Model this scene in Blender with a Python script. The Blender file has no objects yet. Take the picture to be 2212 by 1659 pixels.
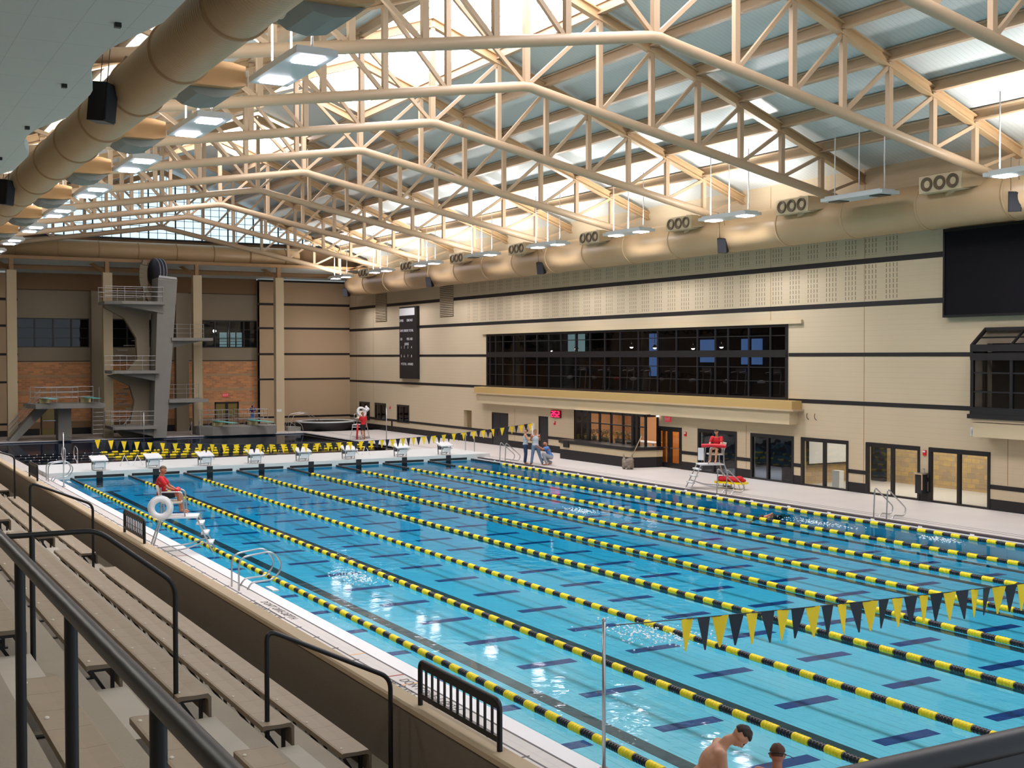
import bpy, math, random
from math import sin, cos, pi, radians, sqrt
from mathutils import Vector, Matrix
random.seed(7)
sc = bpy.context.scene
COL = sc.collection
# ------------------------------------------------------------------ camera, world, exposure
cam_d = bpy.data.cameras.new('camera'); cam = bpy.data.objects.new('camera', cam_d); COL.objects.link(cam)
yaw, pitch, roll = 0.5111, -0.0230, -0.0018
_f = Vector((sin(yaw)*cos(pitch), cos(yaw)*cos(pitch), sin(pitch)))
_r = Vector((cos(yaw), -sin(yaw), 0)); _u = _r.cross(_f)
_r2 = _r*cos(roll)+_u*sin(roll); _u2 = -_r*sin(roll)+_u*cos(roll)
M = Matrix((( _r2.x,_u2.x,-_f.x),(_r2.y,_u2.y,-_f.y),(_r2.z,_u2.z,-_f.z))).to_4x4()
M.translation = Vector((-9.4581, -57.0741, 5.4601))
cam.matrix_world = M
cam_d.sensor_width = 36; cam_d.lens = 36*2644.5/2212; cam_d.clip_start = .05; cam_d.clip_end = 400
sc.camera = cam
sc.view_settings.view_transform = 'Standard'; sc.view_settings.look = 'None'
sc.view_settings.gamma = 1; sc.view_settings.use_curve_mapping = False
EXPOSURE = 0.1
sc.view_settings.exposure = EXPOSURE
w = bpy.data.worlds.new('sky'); sc.world = w; w.use_nodes = True
w.node_tree.nodes['Background'].inputs[0].default_value = (.80, .90, 1.0, 1)
w.node_tree.nodes['Background'].inputs[1].default_value = 0.8
sc.cycles.use_denoising = True
sc.cycles.max_bounces = 6; sc.cycles.diffuse_bounces = 4; sc.cycles.glossy_bounces = 3
sc.cycles.transmission_bounces = 4; sc.cycles.transparent_max_bounces = 12
sc.cycles.sample_clamp_indirect = 4; sc.cycles.caustics_reflective = False; sc.cycles.caustics_refractive = False
SKY_STR, LAMP_W, UP_W = 7.0, 180.0, 370.0

def area(name, loc, sx, sy, power, color=(1,1,1), rot=(0,0,0)):
    l = bpy.data.lights.new(name, 'AREA'); l.shape = 'RECTANGLE'; l.size = sx; l.size_y = sy; l.energy = power; l.color = color
    o = bpy.data.objects.new(name, l); o.location = loc; o.rotation_euler = rot; COL.objects.link(o); return o

# ------------------------------------------------------------------ materials
def srgb(r, g, b):
    f = lambda c: (c/255/12.92) if c/255 <= .04045 else ((c/255+.055)/1.055)**2.4
    return (f(r), f(g), f(b), 1)
MATS = {}
def mat(name, col, rough=.6, metal=0., var=.06, vscale=3., bump=0., bscale=30., emit=0., spec=.5):
    m = bpy.data.materials.new(name); m.use_nodes = True; MATS[name] = m
    nt = m.node_tree; N = nt.nodes; L = nt.links; p = N['Principled BSDF']
    c = srgb(*col)
    p.inputs['Roughness'].default_value = rough; p.inputs['Metallic'].default_value = metal
    p.inputs['Specular IOR Level'].default_value = spec
    tc = N.new('ShaderNodeTexCoord')
    if var > 0:
        no = N.new('ShaderNodeTexNoise'); no.inputs['Scale'].default_value = vscale; no.inputs['Detail'].default_value = 3
        L.new(tc.outputs['Object'], no.inputs['Vector'])
        mx = N.new('ShaderNodeMix'); mx.data_type = 'RGBA'
        mx.inputs[6].default_value = tuple(x*(1-var) for x in c[:3])+(1,); mx.inputs[7].default_value = tuple(min(1, x*(1+var)) for x in c[:3])+(1,)
        L.new(no.outputs[0], mx.inputs[0]); L.new(mx.outputs[2], p.inputs['Base Color'])
    else:
        p.inputs['Base Color'].default_value = c
    if bump > 0:
        nb = N.new('ShaderNodeTexNoise'); nb.inputs['Scale'].default_value = bscale; L.new(tc.outputs['Object'], nb.inputs['Vector'])
        b = N.new('ShaderNodeBump'); b.inputs['Strength'].default_value = bump; b.inputs['Distance'].default_value = .02
        L.new(nb.outputs[0], b.inputs['Height']); L.new(b.outputs[0], p.inputs['Normal'])
    if emit > 0:
        p.inputs['Emission Color'].default_value = c; p.inputs['Emission Strength'].default_value = emit
    return m
class NB:
    """tiny node builder"""
    def __init__(s, m): s.nt = m.node_tree; s.N = s.nt.nodes; s.L = s.nt.links; s.p = s.N['Principled BSDF']; s.tc = s.N.new('ShaderNodeTexCoord'); s.sx = s.N.new('ShaderNodeSeparateXYZ'); s.L.new(s.tc.outputs['Object'], s.sx.inputs[0])
    def m(s, op, a, b=0., c=0.):
        n = s.N.new('ShaderNodeMath'); n.operation = op
        for i, v in enumerate((a, b, c)):
            if isinstance(v, (int, float)): n.inputs[i].default_value = v
            else: s.L.new(v, n.inputs[i])
        return n.outputs[0]
    def mix(s, f, a, b):
        n = s.N.new('ShaderNodeMix'); n.data_type = 'RGBA'
        for i, v in ((0, f), (6, a), (7, b)):
            if isinstance(v, (int, float, tuple)): n.inputs[i].default_value = v
            else: s.L.new(v, n.inputs[i])
        return n.outputs[2]
    def noise(s, scale, detail=2):
        n = s.N.new('ShaderNodeTexNoise'); n.inputs['Scale'].default_value = scale; n.inputs['Detail'].default_value = detail
        s.L.new(s.tc.outputs['Object'], n.inputs['Vector']); return n.outputs[0]
    def bump(s, h, st=.4, d=.02):
        b = s.N.new('ShaderNodeBump'); b.inputs['Strength'].default_value = st; b.inputs['Distance'].default_value = d
        s.L.new(h, b.inputs['Height']); s.L.new(b.outputs[0], s.p.inputs['Normal'])
    def col(s, c): s.L.new(c, s.p.inputs['Base Color'])
    def band(s, v, lo, hi): return s.m('MULTIPLY', s.m('GREATER_THAN', v, lo), s.m('LESS_THAN', v, hi))
def plain(name, col, **k): return mat(name, col, **k)
wallc = mat('beige_block_wall', (200,184,152), rough=.75, var=0)
b = NB(wallc)
# block courses (tiny), vertical movement joints and the acoustic slots in the upper courses
base = b.mix(b.noise(.35), srgb(194,177,148), srgb(203,187,158))
course = b.m('LESS_THAN', b.m('FRACT', b.m('DIVIDE', b.sx.outputs[2], .2)), .06)
base = b.mix(b.m('MULTIPLY', course, .18), base, srgb(150,135,108))
yy, zz = b.sx.outputs[1], b.sx.outputs[2]
fy = b.m('FRACT', b.m('DIVIDE', yy, 1.06))
grp = b.m('GREATER_THAN', fy, .34)
ln = b.m('LESS_THAN', b.m('FRACT', b.m('DIVIDE', b.m('SUBTRACT', fy, .34), .165)), .2)
dash = b.m('LESS_THAN', b.m('FRACT', b.m('DIVIDE', zz, .2)), .74)
zok = b.m('ADD', b.band(zz, 7.62, 9.0), b.band(zz, 9.32, 10.6))
yok = b.band(yy, -24.3, 11.3)
dd = b.m('MULTIPLY', b.m('MULTIPLY', b.m('MULTIPLY', grp, ln), dash), b.m('MULTIPLY', zok, yok))
base = b.mix(b.m('MULTIPLY', dd, .9), base, srgb(88,78,60))
b.col(base); b.bump(b.noise(60), .12, .01)
beige = mat('beige_paint', (200,183,150), rough=.7, var=.03, vscale=.5)
ochre = mat('ochre_panel', (190,160,102), rough=.6, var=.04, vscale=.6)
blk = mat('black_glazed_block', (20,15,18), rough=.6, var=.1, vscale=2)
black = mat('black_paint', (11,9,13), rough=.42, var=0)
dkframe = mat('dark_bronze_frame', (28,25,27), rough=.4, var=0)
steel_tan = mat('tan_steel_paint', (176,152,124), rough=.42, var=.03, vscale=1)
concrete = mat('grey_concrete', (146,144,139), rough=.85, var=.12, vscale=1.2, bump=.2, bscale=25)
terrace = mat('terrace_concrete', (150,140,124), rough=.85, var=.08, vscale=2, bump=.15, bscale=40)
parapetm = mat('parapet_stucco', (118,106,92), rough=.9, var=.05, vscale=2, bump=.25, bscale=90)
capm = mat('parapet_cap_stone', (190,168,138), rough=.7, var=.05, vscale=3)
benchm = mat('tan_bench_plastic', (148,130,108), rough=.55, var=.05, vscale=5)
b = NB(benchm)
jt = b.m('LESS_THAN', b.m('FRACT', b.m('DIVIDE', b.sx.outputs[1], .46)), .018)
b.col(b.mix(b.m('MULTIPLY', jt, .6), b.mix(b.noise(6), srgb(143,126,104), srgb(154,136,112)), srgb(70,58,48)))
steelg = mat('stainless_steel', (190,190,192), rough=.28, metal=.9, var=0)
white = mat('white_plastic', (226,226,228), rough=.4, var=.02)
whitem = mat('white_gutter', (232,230,232), rough=.5, var=.03, vscale=2)
bulkm = mat('bulkhead_white', (214,216,216), rough=.5, var=.04, vscale=1)
deckm = mat('pale_deck_tile', (196,188,180), rough=.55, var=.05, vscale=.8)
b = NB(deckm)
gx = b.m('LESS_THAN', b.m('FRACT', b.m('DIVIDE', b.sx.outputs[0], .3)), .035); gy = b.m('LESS_THAN', b.m('FRACT', b.m('DIVIDE', b.sx.outputs[1], .3)), .035)
b.col(b.mix(b.m('MULTIPLY', b.m('MAXIMUM', gx, gy), .22), b.mix(b.noise(.7), srgb(196,190,186), srgb(209,203,199)), srgb(120,112,106)))
edgem = mat('dark_gutter_grating', (70,64,70), rough=.5, var=.2, vscale=12)
b = NB(mat('roof_deck_metal', (176,184,182), rough=.38, var=0)); roofm = MATS['roof_deck_metal']
rib = b.m('FRACT', b.m('DIVIDE', b.sx.outputs[1], .2)); ribh = b.m('GREATER_THAN', rib, .4)
b.col(b.mix(b.m('MULTIPLY', b.m('LESS_THAN', rib, .12), .3), srgb(204,211,210), srgb(140,150,150))); b.bump(ribh, .6, .04)
acous = mat('acoustic_ceiling_panel', (190,198,195), rough=.9, var=.03, vscale=4)
b = NB(acous)
gx = b.m('LESS_THAN', b.m('FRACT', b.m('DIVIDE', b.sx.outputs[0], .6)), .02); gy = b.m('LESS_THAN', b.m('FRACT', b.m('DIVIDE', b.sx.outputs[1], 1.2)), .012)
b.col(b.mix(b.m('MULTIPLY', b.m('MAXIMUM', gx, gy), .4), srgb(200,208,205), srgb(150,158,156)))
ductm = mat('tan_duct', (164,140,108), rough=.42, metal=0., var=.04, vscale=2)
b = NB(ductm)
b.bump(b.m('SINE', b.m('MULTIPLY', b.sx.outputs[1], 2*pi/.11)), .5, .012)
ductx = mat('tan_duct_smooth', (180,152,114), rough=.42, var=.05, vscale=1)
brown = mat('brown_painted_metal', (160,124,84), rough=.5, var=.05)
brick = mat('orange_brick', (170,110,70), rough=.85, var=0)
b = NB(brick); bt = b.N.new('ShaderNodeTexBrick'); mp = b.N.new('ShaderNodeCombineXYZ')
b.L.new(b.m('ADD', b.sx.outputs[0], b.sx.outputs[1]), mp.inputs[0]); b.L.new(b.sx.outputs[2], mp.inputs[1]); b.L.new(mp.outputs[0], bt.inputs['Vector'])
bt.inputs['Color1'].default_value = srgb(226,156,104); bt.inputs['Color2'].default_value = srgb(184,128,88); bt.inputs['Mortar'].default_value = srgb(190,166,132)
bt.inputs['Scale'].default_value = 1; bt.inputs['Brick Width'].default_value = .4; bt.inputs['Row Height'].default_value = .14; bt.inputs['Mortar Size'].default_value = .012
strip = b.m('LESS_THAN', b.m('FRACT', b.m('DIVIDE', b.m('ADD', b.sx.outputs[2], .2), 1.05)), .2)
b.col(b.mix(b.m('MULTIPLY', strip, .7), bt.outputs[0], srgb(176,152,120)))
brick2 = mat('tan_brick_inner', (178,148,104), rough=.85, var=0)
b = NB(brick2); bt = b.N.new('ShaderNodeTexBrick'); mp = b.N.new('ShaderNodeCombineXYZ')
b.L.new(b.m('ADD', b.sx.outputs[0], b.sx.outputs[1]), mp.inputs[0]); b.L.new(b.sx.outputs[2], mp.inputs[1]); b.L.new(mp.outputs[0], bt.inputs['Vector'])
bt.inputs['Color1'].default_value = srgb(196,164,110); bt.inputs['Color2'].default_value = srgb(166,144,120); bt.inputs['Mortar'].default_value = srgb(160,140,110)
bt.inputs['Scale'].default_value = 1; bt.inputs['Brick Width'].default_value = .4; bt.inputs['Row Height'].default_value = .2; bt.inputs['Mortar Size'].default_value = .01
b.col(bt.outputs[0])
olive = mat('olive_concrete_panel', (150,138,118), rough=.85, var=.05, vscale=.8)
paintbr = mat('brown_wall_paint', (140,110,80), rough=.8, var=.04, vscale=.8)
floorw = mat('pool_floor_tile', (160,212,220), rough=.6, var=0)
b = NB(floorw)
tl = b.m('LESS_THAN', b.m('FRACT', b.m('DIVIDE', b.sx.outputs[0], .21)), .06)
tl = b.m('MULTIPLY', tl, b.m('LESS_THAN', b.noise(3.), .56))
tl = b.m('MULTIPLY', tl, b.m('LESS_THAN', b.sx.outputs[1], -33.))
b.col(b.mix(b.m('MULTIPLY', tl, .55), b.mix(b.noise(.4), srgb(158,208,218), srgb(170,216,223)), srgb(60,120,140)))
navy = mat('navy_floor_tile', (20,42,116), rough=.6, var=.1, vscale=4)
dkline = mat('dark_lane_line_tile', (20,22,28), rough=.6, var=.1, vscale=6)
welltile = mat('diving_well_tile', (20,40,66), rough=.6, var=.1)
yel = mat('yellow_float_plastic', (255,226,22), rough=.35, var=0)
bkf = mat('black_float_plastic', (24,24,34), rough=.3, var=0)
pyel = mat('yellow_pennant_vinyl', (255,210,20), rough=.5, var=0)
pblk = mat('black_pennant_vinyl', (26,26,40), rough=.5, var=0)
skin = mat('skin', (206,150,118), rough=.5, var=.05, vscale=9)
skin2 = mat('tanned_skin', (176,112,84), rough=.5, var=.05, vscale=9)
hairm = mat('dark_brown_hair', (52,34,26), rough=.6, var=.2, vscale=40, bump=.6, bscale=120)
hairg = mat('greying_brown_hair', (104,84,66), rough=.6, var=.2, vscale=40, bump=.6, bscale=120)
redc = mat('red_cloth', (196,18,34), rough=.7, var=.08, vscale=8)
redf = mat('red_rescue_foam', (206,24,40), rough=.4, var=.04)
blkc = mat('black_cloth', (26,24,32), rough=.8, var=.1)
navyc = mat('navy_trunks', (24,20,96), rough=.6, var=.1)
jeans = mat('blue_jeans', (104,128,158), rough=.85, var=.12, vscale=12)
jeansd = mat('dark_blue_jeans', (46,62,96), rough=.85, var=.12, vscale=12)
jeansl = mat('pale_grey_trousers', (150,154,164), rough=.85, var=.1, vscale=12)
greyc = mat('light_grey_tank_top', (188,194,202), rough=.8, var=.05)
bluec = mat('light_blue_tshirt', (84,130,200), rough=.8, var=.06)
navybl = mat('royal_blue_cloth', (22,44,120), rough=.8, var=.06)
boardm = mat('aqua_board_surface', (112,204,200), rough=.5, var=.04)
doorw = mat('golden_wood_door', (190,140,70), rough=.45, var=.15, vscale=2)
olivg = mat('olive_door_glass', (130,116,60), rough=.25, var=.05)
greydoor = mat('charcoal_door', (30,32,36), rough=.45, var=.06)
redsign = mat('red_exit_sign', (214,60,70), rough=.4, var=0, emit=.35)
redled = mat('red_led_digits', (255,20,60), rough=.4, var=0, emit=7)
whlab = mat('white_sign_lettering', (235,235,240), rough=.5, var=0)
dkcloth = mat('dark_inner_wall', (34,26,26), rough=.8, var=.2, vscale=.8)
inwarm = mat('inner_room_warm_wall', (196,150,110), rough=.8, var=.08)
leafm = mat('dark_green_leaf', (52,66,30), rough=.6, var=.3, vscale=8)
bagm = mat('grey_canvas', (128,118,106), rough=.9, var=.15, vscale=6)
woodm = mat('pale_wood_handle', (190,160,120), rough=.6, var=.05)
greytrim = mat('vent_grille_grey', (120,110,96), rough=.6, var=.05)
duskbl = mat('glowing_blue_poster', (90,130,190), rough=.5, var=.35, vscale=2, emit=.8)  # emission added so the posters show behind the smoked glass
bulb = mat('lit_bulb', (255,236,214), rough=.4, var=0, emit=40)
lampm = mat('lit_lamp_lens', (250,246,255), rough=.4, var=0, emit=26)
lampoff = mat('unlit_lamp_lens', (40,44,44), rough=.3, var=0)
tube = mat('lit_fluorescent_tube', (255,225,215), rough=.4, var=0, emit=5)
fixm = mat('pale_fixture_metal', (196,204,206), rough=.4, var=.02)
skym = mat('daylit_skylight_panel', (255,250,255), rough=.5, var=0, emit=SKY_STR)
gabm = mat('daylit_gable_glazing', (205,232,246), rough=.5, var=0, emit=1.15)
winday = mat('daylit_far_window', (180,225,225), rough=.5, var=.3, vscale=1.5, emit=.55)
def glassmat(name, tint, f0=.04, dark=0., bumpy=.0):
    m = bpy.data.materials.new(name); m.use_nodes = True; nt = m.node_tree; nt.nodes.clear(); N = nt.nodes; L = nt.links
    out = N.new('ShaderNodeOutputMaterial'); t = N.new('ShaderNodeBsdfTransparent'); t.inputs[0].default_value = tint
    g = N.new('ShaderNodeBsdfGlossy'); g.inputs['Roughness'].default_value = .02
    lw = N.new('ShaderNodeLayerWeight'); lw.inputs[0].default_value = .5; pw = N.new('ShaderNodeMath'); pw.operation = 'POWER'; pw.inputs[1].default_value = 4.5
    mr = N.new('ShaderNodeMapRange'); mr.inputs[3].default_value = f0; mr.inputs[4].default_value = .8; mx = N.new('ShaderNodeMixShader')
    L.new(lw.outputs['Facing'], pw.inputs[0]); L.new(pw.outputs[0], mr.inputs[0])
    L.new(mr.outputs[0], mx.inputs[0]); L.new(t.outputs[0], mx.inputs[1]); L.new(g.outputs[0], mx.inputs[2]); L.new(mx.outputs[0], out.inputs[0])
    if bumpy:
        tc = N.new('ShaderNodeTexCoord'); no = N.new('ShaderNodeTexNoise'); no.inputs['Scale'].default_value = .9; bm = N.new('ShaderNodeBump')
        bm.inputs['Strength'].default_value = bumpy; bm.inputs['Distance'].default_value = .05
        L.new(tc.outputs['Object'], no.inputs['Vector']); L.new(no.outputs[0], bm.inputs['Height']); L.new(bm.outputs[0], g.inputs['Normal'])
    return m
glass = glassmat('clear_glass', (.86,.88,.86,1), bumpy=.1)
glassd = glassmat('smoked_glass', (.62,.62,.64,1), bumpy=.15)
# water sheet: clear tinted body seen through a rippled mirror surface; the tint deepens with the slant path
def watermat(name, tint, bstr, scale):
    m = bpy.data.materials.new(name); m.use_nodes = True; nt = m.node_tree; nt.nodes.clear(); N = nt.nodes; L = nt.links
    def M_(op, a, b=0.):
        n = N.new('ShaderNodeMath'); n.operation = op
        for i, v in enumerate((a, b)):
            if isinstance(v, (int, float)): n.inputs[i].default_value = v
            else: L.new(v, n.inputs[i])
        return n.outputs[0]
    out = N.new('ShaderNodeOutputMaterial'); t = N.new('ShaderNodeBsdfTransparent')
    g = N.new('ShaderNodeBsdfGlossy'); g.inputs['Roughness'].default_value = .05; mx = N.new('ShaderNodeMixShader')
    tc = N.new('ShaderNodeTexCoord'); n1 = N.new('ShaderNodeTexNoise'); n1.inputs['Scale'].default_value = scale; n1.inputs['Detail'].default_value = 2.5
    n2 = N.new('ShaderNodeTexNoise'); n2.inputs['Scale'].default_value = .16; n2.inputs['Detail'].default_value = 1
    L.new(tc.outputs['Object'], n1.inputs['Vector']); L.new(tc.outputs['Object'], n2.inputs['Vector'])
    mr = N.new('ShaderNodeMapRange'); mr.inputs[1].default_value = .42; mr.inputs[2].default_value = .68; mr.inputs[3].default_value = .12; mr.inputs[4].default_value = 1
    L.new(n2.outputs[0], mr.inputs[0])
    bm = N.new('ShaderNodeBump'); bm.inputs['Strength'].default_value = bstr; bm.inputs['Distance'].default_value = .03
    L.new(M_('MULTIPLY', n1.outputs[0], mr.outputs[0]), bm.inputs['Height']); L.new(bm.outputs[0], g.inputs['Normal'])
    lw = N.new('ShaderNodeLayerWeight'); lw.inputs[0].default_value = .5; L.new(bm.outputs[0], lw.inputs['Normal'])
    F = M_('ADD', M_('MULTIPLY', M_('POWER', lw.outputs['Facing'], 5.), .55), .02)
    cosv = M_('MAXIMUM', M_('SUBTRACT', 1., lw.outputs['Facing']), .12); inv = M_('ADD', .25, M_('MAXIMUM', M_('SUBTRACT', M_('DIVIDE', 1., cosv), 2.2), 0.))
    cc = N.new('ShaderNodeCombineColor')
    for i in range(3): L.new(M_('EXPONENT', M_('MULTIPLY', inv, -tint[i])) if False else M_('POWER', math.e, M_('MULTIPLY', inv, -tint[i])), cc.inputs[i])
    L.new(cc.outputs[0], t.inputs[0])
    L.new(F, mx.inputs[0]); L.new(t.outputs[0], mx.inputs[1]); L.new(g.outputs[0], mx.inputs[2]); L.new(mx.outputs[0], out.inputs[0])
    return m
waterm = watermat('pool_water', (.66, .17, .075), .6, 2.3)
water2 = watermat('well_water', (.2, .08, .03), .12, 1.2)
foamm = mat('white_foam', (240,246,250), rough=.3, var=0)

# ------------------------------------------------------------------ mesh helpers
class MB:
    def __init__(s): s.v = []; s.f = []; s.m = []; s.sm = []
    def add(s, vs, fs, mi=0, smooth=False):
        o = len(s.v); s.v += [tuple(x) for x in vs]
        for q in fs: s.f.append(tuple(i+o for i in q)); s.m.append(mi); s.sm.append(smooth)
        return s
    def box(s, x0, x1, y0, y1, z0, z1, mi=0):
        return s.add([(x0,y0,z0),(x1,y0,z0),(x1,y1,z0),(x0,y1,z0),(x0,y0,z1),(x1,y0,z1),(x1,y1,z1),(x0,y1,z1)],
                     [(0,3,2,1),(4,5,6,7),(0,1,5,4),(1,2,6,5),(2,3,7,6),(3,0,4,7)], mi)
    def obox(s, p0, p1, wd, ht, mi=0, up=(0,0,1)):
        """square bar from p0 to p1"""
        a, c = Vector(p0), Vector(p1); d = (c-a).normalized(); u = Vector(up)
        if abs(d.dot(u)) > .98: u = Vector((0,1,0))
        r = d.cross(u).normalized(); u = r.cross(d)
        vs = []
        for p in (a, c):
            for i, j in ((-1,-1),(1,-1),(1,1),(-1,1)): vs.append(p+r*(i*wd/2)+u*(j*ht/2))
        return s.add(vs, [(0,3,2,1),(4,5,6,7),(0,1,5,4),(1,2,6,5),(2,3,7,6),(3,0,4,7)], mi)
    def cyl(s, p0, p1, r0, r1=None, n=12, mi=0, caps=True, e=(1,1), up=(0,0,1)):
        if r1 is None: r1 = r0
        a, c = Vector(p0), Vector(p1); d = (c-a).normalized(); u = Vector(up)
        if abs(d.dot(u)) > .98: u = Vector((0,1,0))
        r = d.cross(u).normalized(); u = r.cross(d); vs = []
        for p, q in ((a, r0), (c, r1)):
            for k in range(n):
                t = 2*pi*k/n; vs.append(p+r*(cos(t)*q*e[0])+u*(sin(t)*q*e[1]))
        s.add(vs, [(k,(k+1)%n,n+(k+1)%n,n+k) for k in range(n)], mi, True)
        if caps:
            o = len(s.v)-2*n
            s.f.append(tuple(o+k for k in reversed(range(n)))); s.m.append(mi); s.sm.append(False)
            s.f.append(tuple(o+n+k for k in range(n))); s.m.append(mi); s.sm.append(False)
        return s
    def tube(s, pts, r, n=10, mi=0, closed=False):
        P = [Vector(p) for p in pts]; N_ = len(P); rings = []; pu = None
        for i in range(N_):
            if closed: d = (P[(i+1) % N_]-P[i-1])
            else: d = P[min(i+1,N_-1)]-P[max(i-1,0)]
            d.normalize()
            if pu is None:
                u = Vector((0,0,1)) if abs(d.z) < .95 else Vector((0,1,0))
            else: u = pu
            rr = d.cross(u)
            if rr.length < 1e-4: rr = d.cross(Vector((1,0,0)))
            rr.normalize(); u = rr.cross(d).normalized(); pu = u
            # mitre
            rad = r
            rings.append([P[i]+rr*(cos(2*pi*k/n)*rad)+u*(sin(2*pi*k/n)*rad) for k in range(n)])
        vs = [p for rg in rings for p in rg]; fs = []
        for i in range(N_ if closed else N_-1):
            j = (i+1) % N_
            for k in range(n): fs.append((i*n+k, i*n+(k+1)%n, j*n+(k+1)%n, j*n+k))
        s.add(vs, fs, mi, True)
        if not closed:
            s.add(rings[0], [tuple(reversed(range(n)))], mi); s.add(rings[-1], [tuple(range(n))], mi)
        return s
    def prism(s, poly, y0, y1, axis='y', mi=0, smooth=False):
        """polygon in the plane normal to axis, extruded from y0 to y1"""
        def P(a, c, t): return {'y': (a,t,c), 'x': (t,a,c), 'z': (a,c,t)}[axis]
        n = len(poly); vs = [P(a,c,y0) for a, c in poly]+[P(a,c,y1) for a, c in poly]
        s.add(vs, [(k,(k+1)%n,n+(k+1)%n,n+k) for k in range(n)], mi, smooth)
        s.add(vs, [tuple(reversed(range(n))), tuple(range(n,2*n))], mi)
        return s
    def sphere(s, c, r, n=12, m=8, mi=0, fn=None):
        c = Vector(c); rx, ry, rz = r if isinstance(r, (tuple, list)) else (r, r, r); vs = [(0,0,-1)]
        for j in range(1, m):
            t = -pi/2+pi*j/m
            for k in range(n): vs.append((cos(2*pi*k/n)*cos(t), sin(2*pi*k/n)*cos(t), sin(t)))
        vs.append((0,0,1)); fs = [(0,1+(k+1)%n,1+k) for k in range(n)]
        for j in range(m-2):
            for k in range(n): fs.append((1+j*n+k,1+j*n+(k+1)%n,1+(j+1)*n+(k+1)%n,1+(j+1)*n+k))
        o = 1+(m-2)*n; fs += [(o+k,o+(k+1)%n,len(vs)-1) for k in range(n)]
        out = []
        for v in vs:
            v = Vector((v[0]*rx, v[1]*ry, v[2]*rz))
            if fn: v = fn(v)
            out.append(c+v)
        return s.add(out, fs, mi, True)
    def lathe(s, prof, c=(0,0,0), axis='z', n=16, mi=0):
        """profile [(r, h)...] turned about an axis through c"""
        vs = []; c = Vector(c)
        for r, h in prof:
            for k in range(n):
                t = 2*pi*k/n; a, q = r*cos(t), r*sin(t)
                vs.append(c+Vector({'z': (a,q,h), 'y': (a,h,q), 'x': (h,a,q)}[axis]))
        fs = []
        for i in range(len(prof)-1):
            for k in range(n):
                q = (i*n+k, i*n+(k+1)%n, (i+1)*n+(k+1)%n, (i+1)*n+k)
                fs.append(q if axis != 'y' else tuple(reversed(q)))
        return s.add(vs, fs, mi, True)
    def mesh(s, name, mats):
        me = bpy.data.meshes.new(name); me.from_pydata(s.v, [], s.f)
        for m_ in (mats if isinstance(mats, (list, tuple)) else [mats]): me.materials.append(m_)
        me.polygons.foreach_set('material_index', s.m); me.polygons.foreach_set('use_smooth', s.sm); me.update(); return me
    def obj(s, name, mats, parent=None):
        o = bpy.data.objects.new(name, s.mesh(name, mats)); COL.objects.link(o)
        if parent is not None: o.parent = parent
        return o
def empty(name, loc=(0,0,0), rz=0.):
    o = bpy.data.objects.new(name, None); COL.objects.link(o); o.location = loc; o.rotation_euler = (0,0,rz); o.empty_display_size = .2; return o
def tag(o, label, cat, group=None, kind=None):
    o['label'] = label; o['category'] = cat
    if group: o['group'] = group
    if kind: o['kind'] = kind
    return o
def struct(o, label=None):
    o['kind'] = 'structure'
    if label: o['label'] = label
    return o
def dup(o, parent=None, kids=None):
    c = o.copy(); COL.objects.link(c); c.parent = parent
    for ch in list(kids if kids is not None else o.children): dup(ch, c)
    return c
def bez(p0, p1, p2, n=6):
    a, c, d = Vector(p0), Vector(p1), Vector(p2)
    return [a*(1-t)**2+c*2*t*(1-t)+d*t*t for t in [i/n for i in range(n+1)]]
def rounded(pts, r, n=5):
    P = [Vector(p) for p in pts]; out = [P[0]]
    for i in range(1, len(P)-1):
        a = P[i-1]-P[i]; c = P[i+1]-P[i]; q = min(r, a.length*.45, c.length*.45)
        out += bez(P[i]+a.normalized()*q, P[i], P[i]+c.normalized()*q, n)
    out.append(P[-1]); return out
def panelwall(mb, axis, t0, t1, a0, a1, z0, z1, holes, mi=0):
    """wall slab between t0 and t1 along its normal axis, with rectangular holes (a0,a1,z0,z1)"""
    A = sorted({a0, a1}|{h[0] for h in holes}|{h[1] for h in holes}); Z = sorted({z0, z1}|{h[2] for h in holes}|{h[3] for h in holes})
    A = [x for x in A if a0 <= x <= a1]; Z = [x for x in Z if z0 <= x <= z1]
    for i in range(len(A)-1):
        j = 0
        while j < len(Z)-1:
            ca = (A[i]+A[i+1])/2
            def isin(k): cz = (Z[k]+Z[k+1])/2; return any(h[0] < ca < h[1] and h[2] < cz < h[3] for h in holes)
            if isin(j): j += 1; continue
            k = j
            while k+1 < len(Z)-1 and not isin(k+1): k += 1
            if axis == 'x': mb.box(t0, t1, A[i], A[i+1], Z[j], Z[k+1], mi)
            else: mb.box(A[i], A[i+1], t0, t1, Z[j], Z[k+1], mi)
            j = k+1
def text(s, size, m, parent, loc, rot, name='lettering', ext=.002, align='CENTER'):
    cu = bpy.data.curves.new(name, 'FONT'); cu.body = s; cu.size = size; cu.extrude = ext; cu.align_x = align; cu.align_y = 'CENTER'
    cu.materials.append(m); t = bpy.data.objects.new(name, cu); COL.objects.link(t)
    bpy.context.view_layer.update()
    me = bpy.data.meshes.new_from_object(t); bpy.data.objects.remove(t)
    o = bpy.data.objects.new(name, me); COL.objects.link(o)
    o.location = loc; o.rotation_euler = rot
    if parent is not None: o.parent = parent
    return o
ORD = ['first','second','third','fourth','fifth','sixth','seventh','eighth','ninth','tenth','eleventh','twelfth','thirteenth','fourteenth']
# ================================================================== SETTING
XW = 25.66; ZD = .1; YB = 31.0
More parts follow.
